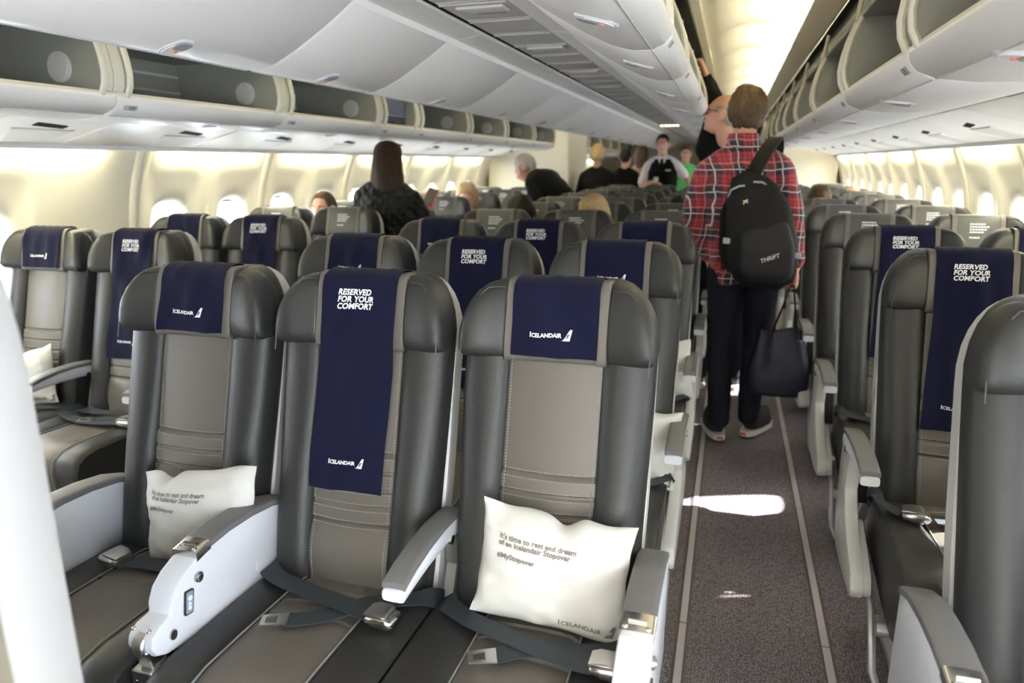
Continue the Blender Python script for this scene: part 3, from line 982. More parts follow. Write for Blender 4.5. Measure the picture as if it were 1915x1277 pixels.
def b_stitch():
    """short thread stitches along the seams"""
    g = Geo()
    def dash(p, d, up, L=0.0042, w=0.0013):
        p = Vector(p); d = Vector(d).normalized(); up = Vector(up).normalized(); s = d.cross(up)
        a, b = p - d * L / 2, p + d * L / 2
        o = len(g.v)
        g.v += [a + s * w, a - s * w, b - s * w, b + s * w, (a + b) / 2 + up * 0.0014]
        g.f += [(o, o + 1, o + 4), (o + 1, o + 2, o + 4), (o + 2, o + 3, o + 4), (o + 3, o, o + 4)]
    up = (0, -1, 0.1)
    for w in WELTS:
        for dz in (-0.0075, 0.0075):
            x = -0.098
            while x < 0.099:
                dash((x, panel_y(x, w + dz) - 0.0006, w + dz), (1, 0, 0), up); x += 0.0066
    for sx in (-1, 1):
        z = 0.46
        while z < 1.0:
            sc = 0.94 + 0.06 * min(1, (z - 0.43) / 0.3)
            x = 0.0985 * sc
            dash((sx * x, panel_y(x, z) - 0.0006, z), (0, 0.26, 1), up); z += 0.0066
    return g.mesh('stitching', M['thread'], False)
def b_shell():
    g = Geo()
    zs = [0.40, 0.42] + [0.5 + 0.06 * i for i in range(9)] + [1.02, 1.06, 1.09, 1.115, 1.135, 1.148, 1.155]
    rows = []
    for z in zs:
        t = max(0, (z - 1.00) / 0.157)
        w = (0.210 if z > 0.7 else 0.202 + 0.008 * (z - 0.4) / 0.3) - 0.100 * (1 - math.sqrt(max(0, 1 - t ** 2.0)))
        y = yf(z) + 0.070
        rows.append([(-w, y, z), (-w + 0.010, y - 0.004, z), (-w + 0.016, y + 0.02, z), (w - 0.016, y + 0.02, z), (w - 0.010, y - 0.004, z), (w, y, z),
                     (w + 0.001, y + 0.045, z), (w - 0.03, y + 0.072, z), (-w + 0.03, y + 0.072, z), (-w - 0.001, y + 0.045, z)])
    g.rings(rows)
    return g.mesh('back_shell', M['shell'], angle=35)
# headrest: puffed wings and a flat centre pad
HZ0, HZ1 = 1.002, 1.168
def head_y(z): return yf(z) - 0.030
def b_wing():
    g = Geo(); rows = []
    N = 28
    for x, k, zt in ((0.113, 0.86, 0), (0.1145, 0.93, 0), (0.119, 0.975, 0.0), (0.128, 1.0, 0), (0.15, 1.0, -0.002), (0.166, 1.0, -0.008), (0.182, 0.99, -0.020), (0.196, 0.97, -0.037), (0.206, 0.92, -0.056), (0.213, 0.80, -0.076), (0.2165, 0.60, -0.092), (0.217, 0.40, -0.098)):
        z0, z1 = HZ0 + 0.002, HZ1 + zt
        zc, hz = (z0 + z1) / 2, (z1 - z0) / 2 * (0.5 + 0.5 * k)
        f = 0.036 + 0.024 * smooth01((x - 0.113) / 0.08)
        ring = []
        for a, b in sup(N, 1, 1, 3.6):
            z = zc + b * hz
            bul = 1 - 0.12 * b * b
            y = yf(z) + (-(f * bul) * -a * k if a < 0 else a * 0.035)
            ring.append((x, y, z))
        rows.append(ring)
    g.rings(rows)
    return g
def b_headpad(m):
    g = Geo(); rows = []
    for x, k in ((-0.1135, 0.90), (-0.110, 0.97), (-0.10, 1.0), (-0.05, 1.0), (0, 1.0), (0.05, 1.0), (0.10, 1.0), (0.110, 0.97), (0.1135, 0.90)):
        ring = []
        for a, b in sup(28, 1, 1, 4.5):
            z = (HZ0 + HZ1) / 2 + 0.002 + b * (HZ1 - HZ0 + 0.006) / 2
            y = yf(z) + (a * 0.032 * k if a < 0 else a * 0.04)
            ring.append((x, y, z))
        rows.append(ring)
    g.rings(rows)
    return g.mesh('headrest_pad', m, angle=40)
def b_headtrim(s):
    """taupe strips at both edges of the headrest pad with their stitches"""
    g = Geo()
    for s in (s,):
        rows = []
        for x, d in ((0.090, 0.0), (0.092, 0.002), (0.111, 0.002), (0.113, 0.0)):
            ring = []
            for a, b in sup(28, 1, 1, 4.5):
                z = (HZ0 + HZ1) / 2 + 0.002 + b * ((HZ1 - HZ0 + 0.006) / 2 + d)
                y = yf(z) + (a * (0.032 + d) if a < 0 else a * 0.04)
                ring.append((s * x, y, z))
            rows.append(ring)
        g.rings(rows)
    return g.mesh('edge_strip', M['taupe'], angle=40)
def b_wing_piping():
    g = Geo()
    pts = []
    for i in range(13):
        t = i / 12
        x = 0.118 + 0.092 * min(1, t * 1.6)
        z = HZ1 - 0.004 - 0.075 * smooth01((x - 0.150) / 0.066) - (0.09 * max(0, (t - 0.62) / 0.38))
        pts.append((x - 0.004 * (t > 0.7), yf(z) - (0.036 + 0.024 * smooth01((x - 0.113) / 0.08)) * (0.78 if t < 0.7 else 0.88), z - 0.006))
    g.tube(pts, 0.0016, 6)
    return g
CUSH = [(-0.15, 0.452), (-0.22, 0.464), (-0.32, 0.468), (-0.44, 0.472), (-0.54, 0.474), (-0.59, 0.466), (-0.622, 0.445), (-0.634, 0.41), (-0.632, 0.36), (-0.622, 0.30), (-0.60, 0.262), (-0.56, 0.25), (-0.42, 0.27), (-0.30, 0.30), (-0.15, 0.32)]
def b_cush(x0, x1, lift, m, grooves=()):
    g = Geo(); rows = []
    n = 10
    base = []
    for (a, b), (c, d) in zip(CUSH, CUSH[1:]):
        for k in range(3): base.append((a + (c - a) * k / 3, b + (d - b) * k / 3))
    base.append(CUSH[-1])
    if grooves:
        top = [(y, z) for y, z in base if z > 0.44 and y > -0.60]
        rest = [(y, z) for y, z in base if not (z > 0.44 and y > -0.60)]
        ys = sorted(set([y for y, z in top] + [q + d for q in grooves for d in (-0.006, 0, 0.006)]), reverse=True)
        tab = sorted(top)
        base = [(y, interp(tab, y) - (0.006 if any(abs(y - q) < 0.001 for q in grooves) else 0)) for y in ys] + rest
    cy = sum(y for y, z in base) / len(base); cz = sum(z for y, z in base) / len(base)
    for i in range(n + 1):
        t = i / n; x = x0 + (x1 - x0) * t
        e = abs(2 * t - 1)
        sh = 0.045 * e ** 7
        rows.append([(x, y + (cy - y) * sh, z + (cz - z) * sh * 1.1 + (lift * (1 - e * e) if z > 0.42 else 0)) for y, z in base])
    g.rings(rows)
    return g.mesh('seat_cushion', m, angle=40)
def b_seat_seam():
    g = Geo()
    for s in (-1, 1):
        pts = [(s * 0.106, y, z + 0.001) for y, z in CUSH[:10]]
        g.tube(pts, 0.0022, 6)
        pts = [(s * 0.100, y, z + 0.004) for y, z in CUSH[:10]]
    return g.mesh('seam_piping', M['thread_dark'])
def b_frame():
    g = Geo()
    g.tube([(-0.235, -0.18, 0.285), (0.235, -0.18, 0.285)], 0.022, 10)
    g.tube([(-0.235, -0.50, 0.242), (0.235, -0.50, 0.242)], 0.020, 10)
    return g.mesh('cross_tube', M['alu'])
def b_legs():
    g = Geo()
    for x in (-0.12,):
        g.prism([(-0.19, 0.28), (-0.155, 0.28), (-0.10, 0.02), (-0.145, 0.02)], 'x', x - 0.015, x + 0.015)
        g.prism([(-0.52, 0.24), (-0.48, 0.24), (-0.30, 0.02), (-0.35, 0.02)], 'x', x - 0.015, x + 0.015)
        g.prism([(-0.36, 0.0), (-0.08, 0.0), (-0.08, 0.022), (-0.36, 0.022)], 'x', x - 0.025, x + 0.025)
    g.bevelled(0.004, 1)
    return g.mesh('leg', M['alu'], angle=30)
def b_bar(side):
    g = Geo()
    s = side
    g.tube([(s * 0.228, -0.30, 0.285), (s * 0.232, -0.42, 0.24), (s * 0.232, -0.475, 0.17), (s * 0.230, -0.50, 0.11), (s * 0.215, -0.515, 0.075), (s * 0.17, -0.52, 0.06), (-s * 0.235, -0.52, 0.06)], 0.011, 8)
    return g.mesh('luggage_bar', M['alu'])
# armrests
def b_arm(m_cap):
    body = Geo(); rows = []
    stn = [(-0.09, 0.606, 0.020), (-0.12, 0.611, 0.023), (-0.20, 0.618, 0.023), (-0.28, 0.619, 0.021), (-0.35, 0.614, 0.018), (-0.388, 0.609, 0.015), (-0.405, 0.606, 0.012)]
    for y, z, h in stn:
        rows.append([(a, y, z + b) for a, b in sup(16, 0.024, h, 4.5)])
    body.rings(rows)
    cap = Geo(); rows = []
    for y, z, h in [(-0.085, 0.606, 0.020)] + stn[1:-1] + [(-0.400, 0.607, 0.013)]:
        zt = z + h
        rows.append([(a, y, zt + 0.004 + b) for a, b in sup(16, 0.0255, 0.009, 4)])
    cap.rings(rows)
    return body.mesh('armrest', M['arm'], angle=35), cap.mesh('armrest_cap', m_cap, angle=35)
def b_bracket():
    g = Geo()
    g.rings([[(x, y, z) for x, y, z in ((-0.015, a, h), (0.015, a, h), (0.015, a + w, h), (-0.015, a + w, h))]
             for a, w, h in ((-0.125, 0.045, 0.60), (-0.105, 0.04, 0.56), (-0.10, 0.035, 0.50), (-0.125, 0.035, 0.45), (-0.165, 0.035, 0.41), (-0.18, 0.05, 0.30))])
    g.bevelled(0.003, 1)
    return g.mesh('armrest_bracket', M['alu'], angle=30)
def b_spar(sd):
    g = Geo()
    ol = [(-0.205, 0.60), (-0.17, 0.618), (-0.10, 0.612), (-0.065, 0.59), (-0.055, 0.52), (-0.06, 0.42), (-0.075, 0.34), (-0.10, 0.285), (-0.14, 0.262), (-0.30, 0.255), (-0.405, 0.262), (-0.415, 0.285), (-0.395, 0.325), (-0.30, 0.37), (-0.215, 0.425), (-0.175, 0.48), (-0.185, 0.54)]
    g.prism(ol, 'x', -0.019, 0.019)
    g.prism([(-0.13, 0.268), (-0.30, 0.258), (-0.402, 0.266), (-0.410, 0.286), (-0.392, 0.322), (-0.30, 0.362), (-0.20, 0.40), (-0.12, 0.36)], 'x', 0.010 * sd - 0.028, 0.010 * sd + 0.028)
    g.bevelled(0.008, 2)
    return g.mesh('side_panel', M['shell'], angle=35)
def b_pivot():
    g = Geo()
    g.tube([(-0.026, -0.155, 0.596), (0.026, -0.155, 0.596)], 0.011, 12)
    return g.mesh('pivot_bolt', M['chrome'])
# solid armrest with a folded table inside, used in the front row
TOPC = [(-0.10, 0.602), (-0.16, 0.622), (-0.24, 0.634), (-0.32, 0.638), (-0.38, 0.634), (-0.43, 0.626), (-0.465, 0.612), (-0.492, 0.592), (-0.506, 0.566), (-0.508, 0.546)]
def b_box_arm():
    g = Geo()
    ol = TOPC + [(-0.54, 0.543), (-0.562, 0.530), (-0.568, 0.508), (-0.556, 0.486), (-0.53, 0.472), (-0.49, 0.465), (-0.475, 0.44), (-0.44, 0.38), (-0.10, 0.36)]
    g.prism(ol, 'x', -0.030, 0.030); g.bevelled(0.007, 2)
    return g.mesh('armrest_box', M['arm'], angle=35)
def b_box_cap():
    g = Geo(); rows = []
    for y, z in [(-0.098, 0.600)] + TOPC[1:5]:
        rows.append([(a, y, z + 0.002 + b) for a, b in sup(16, 0.0315, 0.010, 5)])
    g.rings(rows)
    return g.mesh('armrest_cap', M['cap'], angle=35)
def b_box_hinge():
    g = Geo(); rows = []
    for y, z in ((-0.381, 0.6345), (-0.40, 0.632), (-0.425, 0.6275)):
        rows.append([(a, y, z + b) for a, b in sup(16, 0.0315, 0.012, 7)])
    g.rings(rows)
    g.tube([(-0.016, -0.404, 0.645), (0.016, -0.404, 0.645)], 0.0035, 8)
    for x in (-0.02, 0.02): g.ell((x, -0.416, 0.641), (0.005, 0.005, 0.003), 10, 6)
    return g.mesh('table_hinge', M['chrome'], angle=35)
def b_box_pod():
    g = Geo()
    g.tube([(-0.014, -0.548, 0.508), (0.014, -0.548, 0.508)], 0.0275, 20)
    g.prism([(-0.570, 0.500), (-0.530, 0.500), (-0.515, 0.475), (-0.52, 0.452), (-0.556, 0.452), (-0.562, 0.475)], 'x', -0.016, 0.016)
    g.prism([(-0.572, 0.458), (-0.515, 0.458), (-0.515, 0.26), (-0.572, 0.26)], 'x', -0.026, 0.026)
    g.bevelled(0.003, 1)
    return g.mesh('table_post', M['metal'], angle=35)
def b_screws():
    g = Geo()
    for x in (-0.018, 0.018):
        g.ell((x, -0.556, 0.541), (0.005, 0.005, 0.004), 10, 6)
        g.ell((x * 0.75, -0.573, 0.435), (0.0035, 0.002, 0.0035), 8, 6)
    return g.mesh('screw', M['chrome'])
def b_button(big):
    g = Geo()
    if big:
        c = Vector((0.031, -0.427, 0.585))
        oval(g, c, Vector((0, 1, 0)), Vector((0, 0, 1)), Vector((1, 0, 0)), 0.0125, 0.0125, -0.002, 0.004, 20, 2.0, 0.9)
        oval(g, c, Vector((0, 1, 0)), Vector((0, 0, 1)), Vector((1, 0, 0)), 0.0075, 0.0075, 0.003, 0.007, 20, 2.0, 0.85)
    else:
        c = Vector((0.031, -0.512, 0.506))
        oval(g, c, Vector((0, 1, 0)), Vector((0, 0, 1)), Vector((1, 0, 0)), 0.010, 0.012, -0.002, 0.003, 20, 2.0, 0.9)
    return g.mesh('recline_button' if big else 'hinge_disc', M['metal'], angle=30)
def b_pcu():
    g = Geo(); q = Geo(); b = Geo()
    c = Vector((0.031, -0.462, 0.548)); uy = Vector((0, 0.18, 1)).normalized(); ux = Vector((0, 1, -0.18)).normalized(); n = Vector((1, 0, 0))
    oval(g, c, ux, uy, n, 0.0125, 0.026, -0.002, 0.003, 28, 9)
    oval(q, c, ux, uy, n, 0.0098, 0.0232, 0.002, 0.0038, 28, 9)
    for d, r in ((0.009, 0.0052), (-0.003, 0.0036), (-0.0115, 0.0042)):
        oval(b, c + uy * d, ux, uy, n, r, r, 0.003, 0.0052, 14, 2.0)
    return g.mesh('control_frame', M['black_plastic'], angle=30), q.mesh('control_face', M['latch'], False), b.mesh('control_button', M['glow_blue'], angle=30)
# belt pieces
def b_buckle():
    g = Geo(); rows = []
    for y, w, h in ((-0.034, 0.022, 0.006), (-0.030, 0.025, 0.010), (-0.010, 0.027, 0.014), (0.012, 0.027, 0.015), (0.028, 0.024, 0.012), (0.033, 0.020, 0.006)):
        rows.append([(a, y, 0.014 + b) for a, b in sup(20, w, h, 4)])
    g.rings(rows)
    return g.mesh('buckle', M['chrome'], angle=45)
def b_lever():
    g = Geo()
    g.rings([[(a, y, z + b) for a, b in sup(16, w, 0.0025, 5)] for y, z, w in ((-0.036, 0.020, 0.021), (-0.02, 0.0285, 0.0235), (0.006, 0.0305, 0.0235), (0.012, 0.029, 0.022))])
    return g.mesh('buckle_lever', M['metal'], angle=45)
def b_tongue():
    g = Geo(); n = 0.0015
    o = [(-0.021, -0.026), (0.021, -0.026), (0.0175, 0.030), (-0.0175, 0.030)]
    i = [(-0.012, -0.004), (0.012, -0.004), (0.010, 0.020), (-0.010, 0.020)]
    g.rings([[(x, y, -n) for x, y in o], [(x, y, n) for x, y in o], [(x, y, n) for x, y in i], [(x, y, -n) for x, y in i]], loop=True)
    return g.mesh('tongue', M['metal'], angle=20)

PRINT_LINES = (0.064, 0.072, 0.066, 0.058, 0.0, 0.034)
def b_printed():
    """rows of small print on the plain headrests, too fine to read in the photo"""
    g = Geo(); rnd = random.Random(3)
    for r, w in enumerate(PRINT_LINES):
        z = 1.128 - r * 0.0125
        x = -0.036
        while x < -0.036 + w:
            L = rnd.uniform(0.006, 0.013)
            y = yf(z) - 0.0345
            g.add([(x, y, z), (x + L, y, z), (x + L, y + 0.0012, z + 0.0062), (x, y + 0.0012, z + 0.0062)], [(0, 1, 2, 3)])
            x += L + 0.0022
    return g.mesh('small_print', M['print_white'], False)

def seat(x, row, label, group, cover, left=None, right=None, legs=False, bar=0, shift=0.0, tight=False):
    """one passenger seat; left / right: None, 'arm' (lifting), 'aisle' (with side panel), 'box' (front row)"""
    y = ROW1 + (row - 1) * PITCH
    near = row <= 4
    t = thing('airline_seat', label, 'seat', (x, y, 0), group=group)
    P = lambda name, key, fn, par=t, loc=(0, 0, 0), **k: put(name, cached(key, fn), par, loc, **k)
    P('back_panel', 's_panel', b_panel)
    for s in (1, -1):
        P('bolster', ('s_bol', s), lambda: (b_bolster() if s > 0 else mirror_geo(b_bolster())).mesh('bolster', M['leather'], angle=40))
    P('back_shell', 's_shell', b_shell)
    plain = cover is None
    hp = P('headrest_pad', ('s_pad', plain), lambda: b_headpad(M['slate'] if plain else M['taupe']))
    for s in (-1, 1): P('edge_strip', ('s_strip', s), lambda: b_headtrim(s), hp)
    for s in (1, -1):
        w = P('headrest_wing', ('s_wing', s), lambda: (b_wing() if s > 0 else mirror_geo(b_wing())).mesh('headrest_wing', M['leather'], angle=45))
        if near: P('wing_piping', ('s_wpip', s), lambda: (b_wing_piping() if s > 0 else mirror_geo(b_wing_piping())).mesh('wing_piping', M['piping']), w)
    if plain: P('small_print', 's_print', b_printed, hp)
    if near: P('stitching', 's_stitch', b_stitch)
    P('seat_cushion', 's_cmid', lambda: b_cush(-0.105, 0.105, 0.004, M['taupe'], (-0.24, -0.29, -0.34)), label='taupe centre cushion')
    for s in (1, -1):
        ow = {'box': 0.203, 'aisle': 0.213}.get((left, right)[s > 0], 0.232)
        if s < 0 and tight: ow = 0.203
        P('cushion_bolster', ('s_cb', s, ow), lambda: b_cush(0.107 * s, ow * s, 0.008, M['leather']))
    P('seam_piping', 's_cseam', b_seat_seam)
    P('cross_tube', 's_frame', b_frame)
    if legs: P('leg', 's_legs', b_legs)
    if bar: P('luggage_bar', ('s_bar', bar), lambda: b_bar(bar))
    for s, kind in ((-1, left), (1, right)):
        if not kind: continue
        xo = s * 0.235 - (shift if s < 0 else 0)
        if kind in ('arm', 'aisle'):
            bd, cp = cached('s_arm', lambda: b_arm(M['cap']))
            a = put('armrest', bd, t, (xo, 0, 0)); put('armrest_cap', cp, a)
            P('pivot_bolt', 's_pivot', b_pivot, a)
            if kind == 'arm': P('armrest_bracket', 's_brk', b_bracket, t, (xo, 0, 0))
            else: P('side_panel', ('s_spar', s), lambda: b_spar(-s), t, (xo, 0, 0))
        elif kind == 'box':
            a = P('armrest_box', 's_box', b_box_arm, t, (xo, 0, 0))
            P('armrest_cap', 's_boxcap', b_box_cap, a); P('table_hinge', 's_boxh', b_box_hinge, a)
            P('table_post', 's_boxp', b_box_pod, a); P('screw', 's_boxs', b_screws, a)
            P('recline_button', 's_btn', lambda: b_button(True), a); P('hinge_disc', 's_disc', lambda: b_button(False), a)
            for nm, me in zip(('control_frame', 'control_face', 'control_button'), cached('s_pcu', b_pcu)): put(nm, me, a)
    return t

# headrest covers -------------------------------------------------------------------
def cover_path(bottom):
    """(y, z) down the front, starting behind the headrest"""
    p = [(yf(1.10) + 0.046, 1.10), (yf(1.15) + 0.048, 1.15), (yf(1.17) + 0.036, 1.176), (yf(1.178) + 0.012, 1.181), (yf(1.175) - 0.014, 1.178), (yf(1.165) - 0.030, 1.168), (yf(1.15) - 0.0365, 1.15)]
    z = 1.135
    while z > max(bottom, 1.03): p.append((yf(z) - 0.0375, z)); z -= 0.015
    if bottom < 1.0:
        p += [(yf(1.02) - 0.0365, 1.02), (yf(1.0) - 0.034, 1.00), (yf(0.975) - 0.030, 0.975)]
        z = 0.95
        while z > bottom: p.append((yf(z) - 0.0215 - 0.006 * (z - bottom) / 0.27, z)); z -= 0.02
        p.append((yf(bottom) - 0.0215, bottom))
    else: p.append((yf(bottom) - 0.037, bottom))
    return p
def headrest_cover(x, row, long, label, group, seed, mode):
    y0 = ROW1 + (row - 1) * PITCH
    bottom = 0.678 if long else 1.018
    rnd = random.Random(seed)
    ph = [rnd.uniform(0, 6) for _ in range(4)]
    path = cover_path(bottom)
    ztab = sorted((z, y) for y, z in path[3:])
    hw = 0.095
    def wr(u, z):
        a = 0.0028 * math.sin(u * 40 + ph[0] + z * 17) + 0.0016 * math.sin(u * 77 + ph[1] - z * 30)
        if mode == 'gathered': a = 0.0035 * math.sin(u * 95 + ph[2] + 8 * (z - 1.05)) * (1 if z < 1.15 else 0.4) + a
        elif mode == 'soft': a *= 1.9
        return min(a, 0.0024) - 0.0022
    def surf(u, z, off=0.0): return Vector((u, interp(ztab, z) + wr(u, z) - off, z))
    skew = -0.012 if long else 0.0
    def sk(u, z): return u + skew * max(0, (1.0 - z)) / 0.32
    g = Geo(); rows = []
    nu = 17
    for k, (y, z) in enumerate(path):
        fr = k >= 5
        top = [(sk(-hw + 2 * hw * i / (nu - 1), z), y + (wr(-hw + 2 * hw * i / (nu - 1), z) if fr else -0.001), z + (0.0012 * math.sin(i * 2 + ph[3]) if not fr else 0)) for i in range(nu)]
        dn = Vector((0, 0.0018, -0.001))
        rows.append(top + [tuple(Vector(q) + dn) for q in reversed(top)])
    g.rings(rows)
    t = put('headrest_cover', g.mesh('headrest_cover', M['blue'], angle=50), None, (x, y0, 0))
    tag(t, label, 'headrest cover', group)
    if row <= 3 or long:
        def lay(name, items, m, ax, az, off):
            q = Geo()
            for pts, faces in items:
                q.add([surf(ax + px, az + pz, off) + Vector((sk(ax + px, az + pz) - ax - px, 0, 0)) for px, pz in pts], faces)
            return put(name, q.mesh(name, m, False), t)
        def logo(ax, az):
            S = 0.0118
            p, f = glyphs('CELANDAIR', S, 0.0004, 0.0, 1.0)
            pi, fi = glyphs('I', S * 1.25, 0.0005, 0.0)
            w = max(q[0] for q in p)
            lay('logo_lettering', [([(a + 0.0042, b) for a, b in p], f), ([(a, b) for a, b in pi], fi)], M['print_white'], ax, az, 0.0014)
            tx = ax + w + 0.0045
            fin = [(0, -0.0062), (0.0035, -0.0048), (0.0075, 0.0), (0.0145, 0.0125), (0.0175, 0.0168), (0.0225, 0.0168), (0.0178, -0.0062)]
            lay('tail_emblem', [(fin, [tuple(range(7))])], M['print_white'], tx, az, 0.0012)
            F = [(0.0096, -0.002), (0.0112, -0.002), (0.0124, 0.0012), (0.0156, 0.0012), (0.0164, 0.0034), (0.0132, 0.0034), (0.0138, 0.0052), (0.0172, 0.0052), (0.0180, 0.0074), (0.0112, 0.0074), (0.0102, 0.0044), (0.0118, 0.0044)]
            F = [(0.0098, -0.002), (0.0118, -0.002), (0.0132, 0.0015), (0.0158, 0.0015), (0.0164, 0.0034), (0.0139, 0.0034), (0.0147, 0.0054), (0.0176, 0.0054), (0.0182, 0.0074), (0.0128, 0.0074), (0.0118, 0.0050)]
            lay('tail_letter', [(F, [tuple(range(len(F)))])], M['navy_print'], tx, az, 0.0022)
        if long:
            p, f = glyphs('RESERVED\nFOR YOUR\nCOMFORT', 0.0180, 0.0007, 0.16, 1.04, 0.88)
            lay('slogan_lettering', [(p, f)], M['print_white'], -0.053, 1.127, 0.0014)
            logo(-0.048, 0.738)
        else:
            logo(-0.052, 1.060)
    return t
# ------------------------------------------------------------------ seating plan
COLS = {'A': CX - SEAT, 'B': CX, 'C': CX + SEAT, 'L': CX - SEAT - GAP, 'M': CX - 2 * SEAT - GAP, 'R': CX + SEAT + GAP + 0.035, 'S': CX + 2 * SEAT + GAP + 0.035}
PLACE = {'A': 'left seat of the centre block', 'B': 'middle seat of the centre block', 'C': 'right seat of the centre block',
         'L': 'aisle seat of the left pair', 'M': 'window seat of the left pair', 'R': 'aisle seat of the right pair', 'S': 'window seat of the right pair'}
NTH = ['', 'first', 'second', 'third', 'fourth', 'fifth', 'sixth', 'seventh', 'eighth', 'ninth', 'tenth', 'eleventh', 'twelfth', 'thirteenth']
COVER = {}                          # seat -> ('long'|'short', cloth state)
for r in (1, 2, 3):
    COVER[('A', r)] = ('short', 'soft'); COVER[('B', r)] = ('long', 'flat'); COVER[('C', r)] = ('short', 'soft')
for r in (2, 3):
    COVER[('L', r)] = ('long', 'soft'); COVER[('M', r)] = ('short', 'gathered'); COVER[('R', r)] = ('long', 'gathered' if r == 2 else 'flat'); COVER[('S', r)] = ('short', 'soft')
COVER[('S', 1)] = ('short', 'soft'); COVER[('R', 1)] = ('short', 'soft')
GROUPN = {'A': 'seats of the centre block', 'B': 'seats of the centre block', 'C': 'seats of the centre block', 'L': 'seats of the left pairs', 'M': 'seats of the left pairs', 'R': 'seats of the right pairs', 'S': 'seats of the right pairs'}
SEATS = {}
def place(c, r):
    cov = COVER.get((c, r))
    if c in 'ABC': le, ri = {'A': ('aisle', 'arm'), 'B': (None, None), 'C': ('arm', 'aisle')}[c]
    elif c in 'LM': le, ri = {'M': ('arm', 'arm'), 'L': (None, 'aisle')}[c]
    else: le, ri = {'R': ('aisle', 'arm'), 'S': (None, 'arm')}[c]
    if r == 1:
        le, ri = {'A': ('box', 'box'), 'B': (None, None), 'C': ('arm', 'box'), 'R': ('box', 'box'), 'S': (None, 'box')}.get(c, (le, ri))
    nr = NTH[r - 1 if c in 'LM' else r]         # the left pairs begin one row behind the others
    look = 'grey leather seat, %s row, %s, ' % (nr, PLACE[c])
    look += ('headrest with printed lines' if not cov else 'navy cloth on headrest')
    SEATS[(c, r)] = seat(COLS[c], r, look, GROUPN[c], cov, le, ri, legs=c in 'ACLR', bar={'A': -1, 'C': 1, 'L': 1, 'R': -1}.get(c, 0) if r < 6 else 0, shift=0.035 if c == 'R' else 0.0, tight=r == 1 and c in 'BS')
    if cov:
        lab = ('long navy headrest cloth with slogan and airline logo, ' if cov[0] == 'long' else 'short navy headrest cloth with airline logo, ') + '%s row, %s' % (nr, PLACE[c].replace(' of the', ',').replace('seat', '').replace(' ,', ','))
        headrest_cover(COLS[c], r, cov[0] == 'long', lab, 'navy headrest cloths', ord(c) * 7 + r, cov[1])
for r in range(1, 11):
    for c in 'ABC': place(c, r)
for r in range(2, 10):
    for c in 'ML': place(c, r)
for r in range(1, 12):
    for c in 'RS': place(c, r)

# seat belts ------------------------------------------------------------------------
def belt_strap(parent, pts, sides=(0, 1, 0), w=0.047):
    P = [Vector(p) for p in pts]
    fine = []
    for i in range(len(P) - 1):
        a = P[max(0, i - 1)]; b = P[i]; c = P[i + 1]; d = P[min(len(P) - 1, i + 2)]
        for k in range(5):
            t = k / 5
            fine.append(0.5 * ((2 * b) + (c - a) * t + (2 * a - 5 * b + 4 * c - d) * t * t + (3 * b - 3 * c + d - a) * t ** 3))
    fine.append(P[-1])
    g = Geo(); g.ribbon(fine, sides, w, 0.0022)
    return put('belt_strap', g.mesh('belt_strap', M['belt'], angle=50), parent)
def belt_buckle(parent, loc, rz, tilt=0.0):
    b = put('buckle', cached('buckle', b_buckle), parent, loc, (tilt, 0, rz), label='brushed metal buckle')
    put('buckle_lever', cached('lever', lambda: Geo().rings([[(a, y, z + b2) for a, b2 in sup(16, w, 0.003, 5)] for y, z, w in ((-0.036, 0.026, 0.021), (-0.02, 0.0305, 0.0250), (0.008, 0.0315, 0.0250), (0.016, 0.028, 0.022))]).mesh('buckle_lever', M['metal'], angle=45)), b)
    return b
def belt_tongue(parent, loc, rz):
    return put('tongue', cached('tongue', b_tongue), parent, loc, (0, 0, rz), label='metal belt tongue')
zt = 0.486
s = SEATS[('B', 1)]
belt_strap(s, [(0.236, -0.16, 0.44), (0.222, -0.215, 0.478), (0.165, -0.255, zt + 0.002), (0.10, -0.290, zt + 0.003), (0.055, -0.335, zt), (-0.005, -0.372, zt), (-0.028, -0.381, zt)])
belt_strap(s, [(-0.212, -0.165, 0.462), (-0.19, -0.215, 0.482), (-0.135, -0.255, zt + 0.004), (-0.06, -0.278, zt + 0.006), (0.02, -0.298, zt + 0.008), (0.115, -0.317, zt + 0.006), (0.145, -0.325, zt + 0.006)])
belt_buckle(s, (0.172, -0.333, zt - 0.003), math.radians(-97))
belt_tongue(s, (-0.052, -0.390, zt + 0.002), math.radians(114))
s = SEATS[('C', 1)]
belt_strap(s, [(0.222, -0.20, 0.46), (0.20, -0.268, 0.482), (0.132, -0.304, zt), (0.06, -0.318, zt + 0.003), (0.008, -0.338, zt + 0.003), (-0.025, -0.356, zt), (-0.04, -0.364, zt)])
belt_strap(s, [(-0.215, -0.18, 0.462), (-0.185, -0.235, 0.482), (-0.126, -0.272, zt), (-0.04, -0.303, zt + 0.004), (0.05, -0.334, zt + 0.008), (0.11, -0.346, zt + 0.006), (0.15, -0.348, zt + 0.005)])
belt_buckle(s, (0.180, -0.350, zt - 0.003), math.radians(-92))
belt_tongue(s, (-0.062, -0.376, zt + 0.002), math.radians(112))
s = SEATS[('A', 1)]
belt_strap(s, [(0.215, -0.17, 0.462), (0.15, -0.25, 0.482), (0.07, -0.284, zt), (0.0, -0.285, zt), (-0.06, -0.292, zt)])
belt_buckle(s, (-0.096, -0.301, zt - 0.003), math.radians(80))
s = SEATS[('L', 2)]
belt_strap(s, [(-0.215, -0.17, 0.462), (-0.15, -0.24, 0.482), (-0.06, -0.262, zt), (0.02, -0.25, zt + 0.004), (0.09, -0.215, zt)])
belt_strap(s, [(0.215, -0.18, 0.462), (0.13, -0.29, zt), (0.05, -0.31, zt + 0.003), (-0.01, -0.337, zt)])
belt_strap(s, [(-0.20, -0.30, 0.484), (-0.10, -0.345, zt), (0.0, -0.36, zt), (0.12, -0.345, zt + 0.004)])
